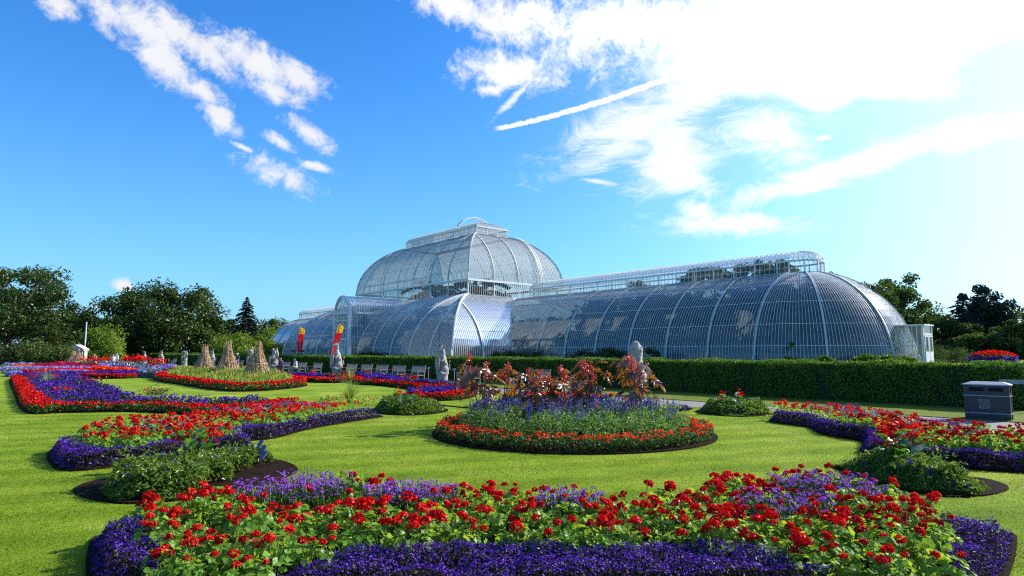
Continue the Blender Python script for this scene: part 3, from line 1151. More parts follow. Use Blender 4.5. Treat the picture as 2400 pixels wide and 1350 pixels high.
# front wall: glass, mullions, round arch and tracery
arc = [(pw * math.cos(t), y0, ze + hv * math.sin(t)) for t in q]
g.add([(pw, y0, 0), (-pw, y0, 0)] + [(-pw, y0, ze), (pw, y0, ze)], [[0, 1, 2, 3]])
ctr = [(0, y0, ze)]
g.add(ctr + arc, [[0, i + 1, i + 2] for i in range(18)])
g.build('porch_glazing', GLASSC, pf)
b.build('porch_bars', WHITE, pf)
fr = MB()
for sx in (1, -1):
    fr.box((sx * (pw - .02), y0 - .06, ze / 2), (.4, .34, ze))
    fr.box((sx * pw, (y0 + y1) / 2 + .3, ze + .02), (.26, y1 - y0 - .5, .26))
fr.box((0, y0 - .08, ze + .02), (2 * pw - .36, .3, .3))
for rr, w in ((1.0, .16), (.84, .06)):
    fr.tube([(rr * pw * math.cos(t), y0 - .06, ze + rr * hv * math.sin(t)) for t in q], w, 4)
for x in (-1.05, -.35, .35, 1.05):
    fr.box((x, y0 - .04, ze / 2), (.09, .12, ze - .3))
for z in (2.35, 3.6, 4.5):
    fr.box((0, y0 - .052, z), (2 * pw - .42, .1, .1))
for k in range(1, 8):
    t = k * PI / 8
    fr.tube([(.35 * math.cos(t), y0 - .03, ze + .35 * math.sin(t)), (1.62 * math.cos(t), y0 - .03, ze + 1.7 * math.sin(t))], .03, 4)
fr.tube([(.85 * math.cos(t), y0 - .03, ze + .9 * math.sin(t)) for t in q], .04, 4)
fr.tube([(.35 * math.cos(t), y0 - .03, ze + .35 * math.sin(t)) for t in q], .04, 4)
fr.build('porch_frame', WHITE, pf)
for sx in (1, -1):
    dr = MB()
    dr.box((sx * .52, y0 - .12, .5), (.98, .06, .9))
    dr.box((sx * .07, y0 - .12, 1.6), (.08, .06, 1.3))
    dr.box((sx * .97, y0 - .12, 1.6), (.08, .06, 1.3))
    dr.box((sx * .52, y0 - .12, 2.27), (.98, .06, .1))
    dr.build('door', WHITE, pf)
# ---- small flat-topped porch at the round end
pe = empty('end_porch')
pe.parent = gh
g, fr = MB(), MB()
xa, xb, hw, hh = WX + 6.9, WX + RW + 1.1, .9, 2.62
for sy in (-1, 1):
    g.add([(xa, sy * hw, 0), (xb, sy * hw, 0), (xb, sy * hw, hh), (xa, sy * hw, hh)], [[0, 1, 2, 3]])
    for k in range(6):
        fr.box((xa + .3 + (xb - xa - .35) * k / 5, sy * (hw + .01), hh / 2), (.026, .04, hh - .1))
    fr.box(((xa + xb) / 2, sy * (hw + .012), 1.25), (xb - xa - .2, .045, .05))
    fr.box((xb, sy * hw, hh / 2), (.1, .1, hh))
g.add([(xb, -hw, 0), (xb, hw, 0), (xb, hw, hh), (xb, -hw, hh)], [[0, 1, 2, 3]])
fr.box((xb + .01, 0, 2.05), (.08, 2 * hw - .16, .1))
fr.box((xb + .012, 0, 1.0), (.06, .08, 1.9))
fr.box(((xa + xb) / 2 + .05, 0, hh + .045), (xb - xa + .2, 2 * hw + .2, .1))
g.build('porch_glazing', GLASSP, pe)
fr.build('porch_frame', WHITE, pe)
dr = MB()
for sy in (-1, 1):
    dr.box((xb + .07, sy * .42, .45), (.05, .72, .75))
    dr.box((xb + .07, sy * .42, 1.9), (.05, .72, .1))
    dr.box((xb + .07, sy * .74, 1.35), (.05, .08, 1.0))
    dr.box((xb + .07, sy * .1, 1.35), (.05, .08, 1.0))
dr.build('door', WHITE, pe)
# floor of the house
mb = MB()
mb.add([tuple(L2W(a_, b_, BASE + .02)) for a_, b_ in ((-HX + .3, -HY + .3), (HX - .3, -HY + .3), (HX - .3, HY - .3), (-HX + .3, HY - .3))], [[0, 1, 2, 3]])
for s_ in (1, -1):
    mb.add([tuple(L2W(a_ * s_, b_, BASE + .02)) for a_, b_ in ((HX - .3, -RW + .3), (WX + 5, -RW + .5), (WX + 5, RW - .5), (HX - .3, RW - .3))], [[0, 1, 2, 3] if s_ > 0 else [3, 2, 1, 0]])
tag(mb.build('glasshouse_floor', SOIL), kind='structure')

# ------------------------------------------------------------------ plants inside the glasshouse
def make_palm(name, h, nfr, fl, seed):
    rng = np.random.default_rng(seed)
    root = empty(name)
    tb, cb = MB(), MB()
    tb.tube([(0, 0, 0), (.1, .05, h * .5), (.05, 0, h * .72)], [.2, .14, .12], 7)
    top = np.array([.05, 0, h * .72])
    for k in range(nfr):
        a = 2 * PI * k / nfr + rng.uniform(-.2, .2)
        e = rng.uniform(.1, 1.2)
        s = np.linspace(.1, 1, 26)
        ln = fl * rng.uniform(.8, 1.15)
        pts = top + np.stack([np.cos(a) * ln * s * math.cos(e * .6), np.sin(a) * ln * s * math.cos(e * .6), ln * (math.sin(e) * s * 1.1 - .75 * s ** 2)], -1)
        tb.tube(pts[::5], .02, 4, cap=False)
        sd_ = np.array([-math.sin(a), math.cos(a), 0])
        for sg in (-1, 1):
            leaf_quads(cb, pts + sd_ * sg * (.28 * fl * np.sin(s * PI * .9 + .2))[:, None] * .5 + np.array([0, 0, -.1]), .42 * fl * .6, .3, nrm=(0, 0, 1), spread=.3, axis=np.tile(sd_ * sg + np.array([math.cos(a), math.sin(a), -.3]) * .5, (26, 1)), rng=rng)
    cb.build('crown', LEAF['palm'], root)
    tb.build('trunk', BARK, root)
    return root


rngi = np.random.default_rng(5)
spots = [(x_, 1.1 + .5 * math.sin(x_ * 3), 'b', 6.1 + .4 * math.sin(x_ * 5)) for x_ in np.arange(24, 51, 2.3)] + [(46.5, -2.2, 'b', 5.6), (48.5, 1.5, 'b', 5.8), (43.5, 2.5, 'b', 6.2), (38, 2.6, 'b', 6.2), (25, -1, 'p', 6.2), (35, -1, 'p', 7.6), (43, 0.5, 'p', 7.6), (51, 1, 'p', 5.0), (36, -4, 'p', 4.4), (48, -4, 'p', 4.4), (12, -10, 'p', 4.4), (-12, -10, 'p', 4.4),
         (9, -3, 'p', 11), (-2, -2, 'p', 12), (-30, 0, 'p', 6.2), (-40, -2, 'p', 6.2), (45.8, 0, 'b', 7.6), (40, 0, 'b', 7.3), (32.5, .4, 'b', 6.9), (-9, 2, 'b', 9), (4, 4, 'b', 9.5)]
for x0 in np.arange(23.5, 51, 2.7):
    for y0, hh_ in ((-4.9, 2.6), (-1.6, 4.6), (2.6, 4.6)):
        if rngi.random() < .13: continue
        spots.append((x0 + rngi.uniform(-.8, .8), y0 + rngi.uniform(-.5, .5), 'b', hh_ * rngi.uniform(.75, 1.25)))
for x0 in np.arange(-19, 20, 3.2):
    for y0, hh_ in ((-12, 2.6), (-9, 4.4), (-1, 5), (9, 5)):
        if y0 < -7 and (abs(x0) < 2.5 or abs(x0) > 16): continue
        spots.append((x0 + rngi.uniform(-.8, .8), y0 + rngi.uniform(-.5, .5), 'b', hh_ * rngi.uniform(.75, 1.2)))
for x0 in np.arange(-52, -24, 3.6):
    spots.append((x0, -3.4, 'b', 4.0)); spots.append((x0 + 1.5, 1, 'b', 5.0))
for x0 in np.arange(23.2, 51, 1.7):
    spots.append((x0, 4.1 + rngi.uniform(-.3, .3), 'b', rngi.uniform(3.9, 4.6)))
    spots.append((x0 + .8, 2.2 + rngi.uniform(-.3, .3), 'b', rngi.uniform(5.4, 6.0)))
for k, (lx, ly, kind_, h) in enumerate(spots):
    w = L2W(lx, ly, BASE)
    where = 'right wing of the glasshouse' if lx > HX else ('left wing of the glasshouse' if lx < -HX else 'domed centre of the glasshouse')
    if kind_ == 'p':
        o = make_palm('glasshouse_palm', h, 15, h * .38, 100 + k)
        o.location = w
        tag(o, f'feathery palm growing behind the panes in the {where}', 'palm', f'palms inside the {where}')
    else:
        bush('glasshouse_shrub', w, 1.45 + h * .06, 1.45 + h * .06, h, f'leafy shrub growing behind the panes in the {where}', 'shrub', f'shrubs inside the {where}', 'dark' if k % 3 else 'mid', 2000, .5, 200 + k, 14, shell=.2)
# ------------------------------------------------------------------ hedges
def hedge(name, label, p0, p1, thick, h, sections, seed, kind='hedge', z0=0.0, wob=.055):
    """p0->p1 is the front foot line, thickness goes to its left-hand side away from the camera"""
    rng = np.random.default_rng(seed)
    p0, p1 = np.array(p0[:2], float), np.array(p1[:2], float)
    d = p1 - p0
    ln = np.hypot(*d)
    d /= ln
    nrm = np.array([d[1], -d[0]])
    if nrm @ (-(p0 + p1) / 2) < 0: nrm = -nrm          # towards the camera
    root = empty(name, (0, 0, 0))
    mb = MB()
    i = .1
    c = (p0 + p1) / 2 - nrm * thick / 2
    mb.box((c[0], c[1], z0 + h / 2 - .04), (ln - 2 * i, thick - 2 * i, h - .1), np.array(Matrix.Rotation(math.atan2(d[1], d[0]), 3, 'Z')))
    mb.build('dark_core', HCORE, root)  # solid dark box behind the leaves; its colour stands for the hedge's inner shade
    lb = MB()
    for (t0, t1, n_front, n_top, ls) in sections:
        for what, n in (('front', n_front), ('top', n_top), ('back', n_front // 6)):
            t = rng.uniform(t0, t1, n) * ln
            if what == 'top':
                w = rng.uniform(0, thick, n)
                z = h + rng.normal(size=n) * wob * .6 - .02
                nn = np.array([0, 0, 1.0])
            else:
                z = h * rng.random(n) ** .85
                w = (rng.normal(size=n) * wob + .02) if what == 'front' else thick - .02 + rng.normal(size=n) * wob
                nn = np.array([*(nrm if what == 'front' else -nrm), .25])
            bulge = .07 * np.sin(t * 1.7 + seed) + .05 * np.sin(t * 4.1) + .035 * np.sin(t * 9.7 + z * 5)
            if what == 'top': z = z + bulge * .7
            xy = p0 + d * t[:, None] - nrm * (w - (bulge if what != 'top' else 0))[:, None]
            leaf_quads(lb, np.column_stack([xy, z0 + z]), ls, .6, nrm=nn * 1.1, spread=.75, rng=rng)
    # ends
    for t, sg in ((0, -1), (ln, 1)):
        n = 2200
        w = rng.uniform(0, thick, n)
        z = h * rng.random(n)
        xy = p0 + d * (t + rng.normal(size=n)[:, None] * wob) - nrm * w[:, None]
        leaf_quads(lb, np.column_stack([xy, z0 + z]), sections[0][4] if t == 0 else sections[-1][4], .6, nrm=np.array([d[0] * sg, d[1] * sg, .3]), spread=.75, rng=rng)
    lb.build('foliage', LEAF[kind], root)
    return tag(root, label, 'hedge')


HCORE = surf('hedge_dark_core', (.02, .03, .01), (.008, .012, .005), rough=.95, scale=8)
hx1 = W2L(D(2392, 20.6))[0]
HLEN = 118.0
h0 = L2W(hx1 - HLEN, HEDGE_Y)
h1 = L2W(hx1, HEDGE_Y)
hedge('clipped_hedge', 'long clipped hedge between the glasshouse and the row of benches', h0, h1, 1.4, 1.5,
      [(0, .45, 16000, 12000, .22), (.45, .72, 16000, 14000, .14), (.72, .88, 22000, 16000, .1), (.88, 1, 26000, 15000, .075)], 3)
# lower far hedge that closes the garden on the left
a = G(185, 850); b = G(640, 846)
hedge('clipped_hedge', 'tall flat-topped hedge closing the far end of the garden on the left', D(188, 104), D(470, 112), 1.6, 1.68, [(0, 1, 12000, 7000, .24)], 4, kind='mid')
hedge('clipped_hedge', 'short block of hedge beside the small willow cones at the far left', D(122, 96), D(183, 97), 2.2, 2.05, [(0, 1, 6000, 4000, .22)], 5, kind='mid')

# ------------------------------------------------------------------ trees on the left
def T(u, depth, z=0.0): return D(u, depth, z)


def top(v, depth): return H(v, depth)


tree('broadleaf_tree', T(30, 105), top(628, 105), 9.2, 9, 'tall dark tree cut by the left edge of the picture', 'tree', kind='dark', trunk_r=.65, bare=.1, n_clump=66, n_leaf=19000, lsize=.5, seed=21, shell=.45, low=-.9)
tree('broadleaf_tree', T(-45, 112), 15.5, 9, 9, 'dark tree mostly outside the left edge of the picture', 'tree', kind='oak', trunk_r=.6, bare=.1, n_clump=60, n_leaf=14000, lsize=.5, seed=22)
conifer('cedar_tree', T(112, 98), top(700, 98), 4.3, 'spreading olive green cedar in front of the tall dark tree at the left', 'tree', seed=23, whorls=17, trunk_r=.4, droop=.22, per=10, lsize=.45, kind='mid', power=.55, dens=48, bare=.04)
tree('oak_tree', T(380, 115), top(656, 115), 8.6, 9.0, 'large round dark oak standing alone left of the glasshouse', 'tree', kind='dark', trunk_r=.6, bare=.04, n_clump=76, n_leaf=22000, lsize=.5, seed=25, shell=.5, low=-.95)
tree('oak_tree', T(308, 118), 7.2, 4.4, 4.6, 'lower dark crown leaning out of the large oak on its left', 'tree', kind='dark', trunk_r=.35, bare=.05, n_clump=45, n_leaf=12000, lsize=.5, seed=26, low=-.95)
tree('oak_tree', T(452, 120), 9.0, 5.0, 5.5, 'lower dark crown at the right shoulder of the large oak', 'tree', kind='dark', trunk_r=.35, bare=.05, n_clump=45, n_leaf=12000, lsize=.5, seed=27, low=-.95)
far = [(192, 165, 738, 5, 'dark'), (252, 170, 738, 6, 'oak'), (150, 160, 745, 6, 'dark'), (520, 165, 740, 6, 'oak'), (490, 160, 735, 5, 'dark'), (630, 185, 752, 8, 'oak'), (665, 190, 768, 7, 'oak'), (310, 190, 740, 8, 'oak'),
       (600, 150, 775, 4, 'mid'), (222, 178, 750, 5, 'dark')]
farlab = ['far dark tree just right of the tall left tree', 'far tree with a brownish crown left of the large oak', 'far dark tree half hidden behind the cedar', 'far mid-green tree between the large oak and the fir', 'far dark tree touching the right side of the oak',
          'far low tree right of the fir, above the pale bush', 'far low tree next to the left end of the glasshouse', 'far tree glimpsed behind the left side of the oak', 'small far tree below the fir', 'far dark tree behind the white flagpole']
for k, (u, dp, v, r, kd) in enumerate(far):
    tree('broadleaf_tree', T(u, dp), top(v, dp), r, r, farlab[k], 'tree', 'far trees left of the glasshouse', kd, .35, .06, 34, 8000, lsize=.6, seed=40 + k, low=-.9, limbs=5)
conifer('fir_tree', T(577, 140), top(697, 140), 4.6, 'pointed dark fir standing behind the willow cones', 'tree', seed=24, whorls=34, trunk_r=.3, droop=.4, per=11, lsize=.6, dens=46, ragged=.35)
bush('round_bush', T(247, 100), 3.0, 2.6, 5.6, 'bright green rounded bush beside the white flagpole', kind='lime', n=7000, lsize=.32, seed=61)
bush('round_bush', T(556, 101), 3.6, 2.6, 4.0, 'wide yellow-green bush behind the willow cones', kind='lime', n=8000, lsize=.32, seed=62)
bush('round_bush', T(628, 108), 2.8, 2.4, 4.8, 'pale green bush at the left foot of the glasshouse', kind='lime', n=7000, lsize=.32, seed=63)
bush('round_bush', T(92, 92), 4.6, 2.2, 2.6, 'low olive green thicket under the cedar at the left', kind='mid', n=8000, lsize=.3, seed=64)
bush('round_bush', T(20, 100), 3.0, 2.5, 2.0, 'low dark bush under the tall tree at the left edge', kind='dark', n=4000, lsize=.3, seed=65)

for k, (lx, ly, hh) in enumerate(((31.5, .1, 8.3), (37.5, -.2, 8.5), (39.8, .2, 8.7), (42.2, -.1, 8.6), (44.6, .1, 8.7), (46.6, 0, 8.5))):
    tree('glasshouse_tree', L2W(lx, ly, BASE), hh, 1.15, 1.15, 'tall tropical tree reaching up into the glazed ridge of the right wing', 'tree', 'tall trees under the ridge of the right wing', 'dark', .14, .68, 12, 1500, .6, .3, 900 + k, shell=.1, limbs=5)

# ------------------------------------------------------------------ trees on the right
tree('tall_tree', T(2114, 92), top(636, 92), 4.5, 4.8, 'tall open-crowned tree rising behind the round end of the glasshouse', 'tree', kind='oak', trunk_r=.35, bare=.08, n_clump=66, n_leaf=14000, clump=1.35, lsize=.4, seed=71, shell=.25, low=-.95, limbs=26)
tree('broadleaf_tree', T(2075, 100), 9, 4.5, 4.5, 'lower tree partly hidden by the round end of the glasshouse', 'tree', kind='oak', trunk_r=.3, bare=.08, n_clump=36, n_leaf=8000, lsize=.42, seed=72, limbs=12)
tree('pine_tree', T(2312, 80), top(668, 80), 2.9, 2.9, 'ragged dark pine, the taller of two above the red flower urn', 'tree', kind='fir', trunk_r=.32, bare=.22, n_clump=50, n_leaf=11000, clump=.95, lsize=.36, seed=73, shell=.15, low=-.95, limbs=24)
conifer('pine_tree', T(2258, 84), top(688, 84), 3.9, 'dark pine with a sloping top, left of the taller pine', 'tree', seed=74, whorls=42, trunk_r=.3, droop=.3, per=6, lsize=.42, dens=58, power=.7, ragged=.45, bare=.08)
tree('yew_tree', T(2226, 78), top(738, 78), 2.8, 2.8, 'wide dark yew beside the end porch of the glasshouse', 'tree', kind='dark', trunk_r=.3, bare=.01, n_clump=48, n_leaf=13000, lsize=.36, seed=75, low=-1)
tree('yew_tree', T(2286, 72), top(778, 72), 2.8, 3.0, 'dark spreading tree under the two pines', 'tree', kind='oak', trunk_r=.3, bare=.05, n_clump=42, n_leaf=10000, lsize=.36, seed=76, low=-1)
tree('broadleaf_tree', T(2378, 70), top(746, 70), 2.3, 3.0, 'sunlit yellow-green tree near the right edge, behind the flower urn', 'tree', kind='mid', trunk_r=.25, bare=.05, n_clump=42, n_leaf=10000, lsize=.34, seed=77, low=-1)
tree('broadleaf_tree', T(2440, 78), top(716, 78), 3.4, 3.4, 'tree entering the picture at its right edge', 'tree', kind='mid', trunk_r=.3, bare=.05, n_clump=42, n_leaf=9000, lsize=.36, seed=78, low=-1)
tree('broadleaf_tree', T(2350, 95), top(756, 95), 3.6, 3.4, 'far tree between the pines and the right edge', 'tree', kind='oak', trunk_r=.3, bare=.04, n_clump=40, n_leaf=8000, lsize=.42, seed=79, low=-1)
tree('broadleaf_tree', T(2195, 105), top(766, 105), 3.8, 4, 'far low tree seen just right of the tall open-crowned tree', 'tree', kind='oak', trunk_r=.3, bare=.04, n_clump=36, n_leaf=8000, lsize=.45, seed=80, low=-1)
bush('topiary_dome', T(2246, 48, BASE * .6), .78, .78, 1.25, 'clipped dome of green topiary above the hedge, left of the flower urn', 'topiary', kind='mid', n=5200, lsize=.08, seed=81, clumps=60, shell=.86)
bush('topiary_dome', T(2180, 52, BASE * .6), .95, .95, 1.5, 'clipped topiary dome half hidden by the end porch', 'topiary', kind='mid', n=4200, lsize=.09, seed=82, clumps=60, shell=.86)

# ------------------------------------------------------------------ shrubs along the foot of the glasshouse
shr = [(880, 2.2, 1.1), (855, 1.5, .9), (1135, 2.2, 1.0), (1180, 2.2, 1.1), (1240, 2.2, 1.05), (1365, 1.6, 1.35), (1425, 1.7, 1.3), (1530, .8, 1.4), (1840, .8, .6), (1905, .8, .6), (2000, 1.0, .75), (2050, 1.0, .75), (2090, .7, .65)]
for k, (u, r, h) in enumerate(shr):
    # just outside the wall: intersect the view column with a line 1.6 m in front of it
    yl = -HY - 1.6 if u < 1060 else (-RW - 1.6 if u < 1790 else None)
    if yl is None:
        aa = {1840: -1.2, 1905: -1.0, 2000: -.72, 2050: -.55, 2090: -.4}[u]
        w = L2W(WX + 9.0 * math.cos(aa), 9.0 * math.sin(aa), BASE - .05)
    else:
        A_, B_ = L2W(0, yl), L2W(1, yl)
        du = (u - CX) / FPX
        t = (A_.x - du * A_.y) / (du * (B_.y - A_.y) - (B_.x - A_.x))
        w = L2W(t, yl, BASE - .05)
    side = 'aisle wall left of the corner rib' if u < 1060 else ('right wing' if u < 1790 else 'round end')
    ordn = ['smaller of the two dark shrubs', 'larger of the two dark shrubs']
    lab = {880: 'larger dark shrub against the centre block, right of the porch', 855: 'smaller dark shrub beside the porch corner', 1135: 'dark low shrub in front of the pale lit end wall', 1180: 'dark low shrub at the valley between centre and wing',
           1240: 'dark low shrub under the first ribs of the wing', 1365: 'taller dark shrub against the middle of the wing', 1425: 'dark shrub in front of the wing, left of the pale statue', 1530: 'narrow dark shrub just right of the pale statue',
           1840: 'low green shrub at the foot of the corner rib of the round end', 1905: 'low green shrub left of the middle rib of the round end', 2000: 'bright strappy shrub under the middle of the round end', 2050: 'bright strappy shrub right of the middle of the round end', 2090: 'small green shrub near the end porch'}[u]
    bush('border_shrub', w, r * .8, .6, h * .72, lab, 'shrub', None, 'dark' if u < 1600 else 'hedge', 2200, .14, 300 + k, 14)
# ------------------------------------------------------------------ flower beds
def smooth_poly(pts, closed=True, n=6):
    P = np.array([(p[0], p[1]) for p in pts], float)
    k = len(P)
    out = []
    for i in range(k):
        p0, p1, p2, p3 = P[(i - 1) % k], P[i], P[(i + 1) % k], P[(i + 2) % k]
        for t in np.arange(n) / n:
            out.append(.5 * (2 * p1 + (p2 - p0) * t + (2 * p0 - 5 * p1 + 4 * p2 - p3) * t * t + (3 * p1 - p0 - 3 * p2 + p3) * t ** 3))
    return np.array(out)


def bed_poly(px, n=5):
    """outline of a bed: photo pixels with the height at which each was seen, carried down to the ground"""
    return smooth_poly([G(p[0], p[1], p[2] if len(p) > 2 else 0.0) for p in px], n=n)


def inside(poly, X):
    x, y = X[:, 0], X[:, 1]
    r = np.zeros(len(X), bool)
    a = poly
    b = np.roll(poly, -1, 0)
    for (x0, y0), (x1, y1) in zip(a, b):
        c = (y0 > y) != (y1 > y)
        if not c.any(): continue
        r ^= c & (x < (x1 - x0) * (y - y0) / (y1 - y0 + 1e-12) + x0)
    return r


def edge_dist(poly, X):
    a = poly
    d = np.roll(poly, -1, 0) - a
    L2 = (d ** 2).sum(1) + 1e-12
    best = np.full(len(X), 1e9)
    for i in range(len(a)):
        t = np.clip(((X - a[i]) @ d[i]) / L2[i], 0, 1)
        best = np.minimum(best, np.hypot(*(X - (a[i] + t[:, None] * d[i])).T))
    return best


def sample(poly, n, rng, cond=None):
    lo, hi = poly.min(0), poly.max(0)
    out = np.zeros((0, 2))
    for _ in range(60):
        X = rng.uniform(lo, hi, (max(n, 500) * 2, 2))
        X = X[inside(poly, X)]
        if cond is not None and len(X): X = X[cond(X)]
        out = np.concatenate([out, X])
        if len(out) >= n: break
    return out[:n]


def area(poly):
    x, y = poly.T
    return abs((x * np.roll(y, -1) - y * np.roll(x, -1)).sum()) / 2


def near_line(px, w):
    L_ = np.array([list(G(p[0], p[1])[:2]) for p in px])
    def f(X):
        best = np.full(len(X), 1e9)
        for a_, b_ in zip(L_[:-1], L_[1:]):
            d = b_ - a_
            t = np.clip(((X - a_) @ d) / (d @ d), 0, 1)
            best = np.minimum(best, np.hypot(*(X - (a_ + t[:, None] * d)).T))
        return best < w * (.9 + .12 * np.sin(X[:, 0] * 5) + .08 * np.sin(X[:, 1] * 7))
    return f


def poly_sheet(name, poly, z, mat, rng):
    """soil, slightly mounded, with a cut edge"""
    tn = np.roll(poly, -1, 0) - np.roll(poly, 1, 0)
    nv = unit(np.column_stack([tn[:, 1], -tn[:, 0]]))
    sa = ((poly[:, 0] * np.roll(poly[:, 1], -1) - np.roll(poly[:, 0], -1) * poly[:, 1]).sum())
    poly = poly + nv * (.04 if sa > 0 else -.04)
    import mathutils.geometry as mg
    tess = mg.tessellate_polygon([[Vector((p[0], p[1], 0)) for p in poly]])
    mb = MB()
    top_ = np.column_stack([poly, np.full(len(poly), z)])
    bot = np.column_stack([poly, np.full(len(poly), -.05)])
    mb.add(top_, [list(t) for t in tess])
    k = len(poly)
    mb.add(np.concatenate([top_, bot]), [[i, (i + 1) % k, k + (i + 1) % k, k + i] for i in range(k)])
    me = mb.build(name, mat)
    return tag(me, kind='structure')


# ---- petals and leaves
RED = leaf('scarlet_petal', (.36, .003, .004), (.66, .006, .005), (.82, .022, .012), trans=.25, gloss=.012, objrand=True)
ORANGE = leaf('orange_red_petal', (.7, .02, .004), (.85, .05, .008), (.8, .1, .02), trans=.3, gloss=.015)
VIOLET = leaf('lobelia_petal', (.042, .011, .2), (.08, .019, .33), (.17, .06, .5), trans=.25, gloss=.01)
PURPLE = leaf('heliotrope_petal', (.04, .01, .2), (.07, .016, .32), (.14, .05, .44), trans=.25, gloss=.01)
VERBENA = leaf('verbena_petal', (.22, .05, .42), (.34, .09, .55), (.48, .2, .66), trans=.3, gloss=.01)
LILAC = leaf('lilac_petal', (.16, .13, .42), (.24, .2, .55), (.45, .4, .7), trans=.3, gloss=.01)
SAGEB = leaf('blue_sage_petal', (.05, .04, .24), (.085, .065, .34), (.17, .15, .46), trans=.25, gloss=.01)
MAGENTA = leaf('crimson_petal', (.4, .005, .04), (.55, .01, .09), trans=.25, gloss=.01)
GERL = leaf('geranium_leaf', (.09, .21, .018), (.15, .3, .025), (.24, .38, .05), trans=.48, tc=(.42, .58, .03), gloss=.02, grough=.45, objrand=True)
BEDL = leaf('bedding_leaf', (.035, .085, .014), (.06, .13, .02), (.11, .19, .035), trans=.35, gloss=.02)
SAGEL = leaf('sage_leaf', (.09, .19, .03), (.14, .26, .05), (.24, .36, .09), trans=.5, patch=.4, pscale=2.0, gloss=.02)
HELL = leaf('heliotrope_leaf', (.06, .12, .012), (.12, .2, .02), (.26, .34, .06), trans=.45, patch=.45, pscale=2.5, gloss=.02, grough=.35)
DARKL = leaf('purplish_leaf', (.02, .02, .02), (.03, .035, .022), (.05, .06, .03), trans=.25, gloss=.02)
LOBS = leaf('lobelia_stem', (.02, .028, .012), (.035, .022, .02), (.06, .05, .03), trans=.25, gloss=.02)
GREYL = leaf('grey_lavender_leaf', (.09, .12, .1), (.14, .17, .14), (.2, .22, .19), trans=.25, gloss=.02)
TALLG = leaf('tall_annual_leaf', (.2, .3, .03), (.29, .38, .05), (.42, .46, .12), trans=.55, gloss=.01)
STEM = surf('green_stem', (.12, .2, .05), (.08, .14, .03), rough=.6)


def mound_fn(poly, rng, spacing, h, cond=None, flat=.35):
    A = area(poly)
    M_ = sample(poly, int(A / spacing ** 2 * 1.6), rng, cond)
    hh = rng.uniform(.55, 1.2, len(M_)) * h
    def f(X):
        z = np.zeros(len(X))
        for i in range(0, len(X), 4000):
            d = np.hypot(X[i:i + 4000, None, 0] - M_[None, :, 0], X[i:i + 4000, None, 1] - M_[None, :, 1]) / (spacing * .95)
            z[i:i + 4000] = (hh[None] * np.sqrt(np.clip(1 - d * d, 0, 1))).max(1) if len(M_) else 0
        return flat * h + (1 - flat) * z
    return f


def carpet(name, label, cat, poly, h, n_leaf, n_flower, lmat, fmat, lsize, fsize, seed, cond=None, spacing=.4, cluster=1, crad=.04, edge=.08, group=None, flat=.35, fbias=1.0, asp=.6, zlow=.05, stray=0):
    """uncountable bedding: leaves through the depth of a bumpy mat, flowers over its surface"""
    rng = np.random.default_rng(seed)
    hf = mound_fn(poly, rng, spacing, h, cond, flat)
    def height(X):
        return hf(X) * np.clip(edge_dist(poly, X) / edge, .25, 1)
    mb = MB()
    X = sample(poly, n_leaf, rng, cond)
    z = height(X) * (zlow + (1 - zlow) * rng.random(len(X)) ** .5)
    leaf_quads(mb, np.column_stack([X, z]), lsize, asp, nrm=(0, 0, .9), spread=.8, m=0, rng=rng)
    if stray:
        X = sample(poly, stray, rng, cond)
        z = height(X) * rng.uniform(.9, 1.2, len(X))
        Q = np.repeat(np.column_stack([X, z]), 4, 0) + rng.normal(size=(len(X) * 4, 3)) * np.array([.03, .03, .05])
        leaf_quads(mb, Q, lsize, asp, nrm=(0, 0, .5), spread=.9, m=0, rng=rng)
    if n_flower:
        X = sample(poly, max(1, n_flower // cluster), rng, cond)
        z = height(X) + rng.normal(size=len(X)) * .012 + .01
        C_ = np.column_stack([X, z])
        if cluster > 1:
            C_ = np.repeat(C_, cluster, 0)
            dd = unit(rng.normal(size=C_.shape))
            dd[:, 2] = np.abs(dd[:, 2])
            C_ = C_ + dd * crad
            nn = dd * 1.2 + np.array([0, 0, .4])
        else:
            # flowers face up and outwards from their mound
            e = .03
            gx = (hf(X + [e, 0]) - hf(X - [e, 0])) / (2 * e)
            gy = (hf(X + [0, e]) - hf(X - [0, e])) / (2 * e)
            nn = unit(np.column_stack([-gx, -gy, np.ones(len(X))])) * 1.2
        leaf_quads(mb, C_, fsize, .85, nrm=nn, spread=.5, m=1, rng=rng)
    o = mb.build(name, [lmat, fmat])
    return tag(o, label, cat, group, 'stuff')


# ---- zonal geraniums, one object each with its flower heads as parts
def geranium_foliage(seed):
    rng = np.random.default_rng(seed)
    mb = MB()
    n = 60
    for k in range(n):
        r = .22 * math.sqrt(rng.random())
        a = rng.uniform(0, 2 * PI)
        z = (.12 + .23 * math.sqrt(max(0, 1 - (r / .235) ** 2))) * rng.uniform(.6, 1.08)
        c = np.array([r * math.cos(a), r * math.sin(a), z])
        nrm = unit(np.array([math.cos(a) * r * 3.5, math.sin(a) * r * 3.5, 1.0]) + rng.normal(size=3) * .38)
        s = rng.uniform(.027, .046)
        t = unit(np.cross(nrm, rng.normal(size=3)))
        b = np.cross(nrm, t)
        m = 11
        th = np.linspace(.25, 2 * PI - .25, m)
        rim = s * (1 + .1 * np.cos(th * 5 + 1)) * np.where((np.arange(m) % 2) == 0, 1.06, .93)
        cup = rng.uniform(.1, .45)
        P = c + np.outer(rim * np.cos(th), t) + np.outer(rim * np.sin(th), b) + np.outer(cup * s * (.6 + .4 * np.sin(th * 3 + k)), nrm)
        mb.add(np.vstack([c, P]), [[0, i + 1, i + 2] for i in range(m - 1)], 0)
        if k % 3 == 0:
            mb.tube([(c[0] * .25, c[1] * .25, 0), tuple(c * .8), tuple(c)], .004, 3, m=1, cap=False)
    return mb.mesh('geranium_foliage', [GERL, STEM])


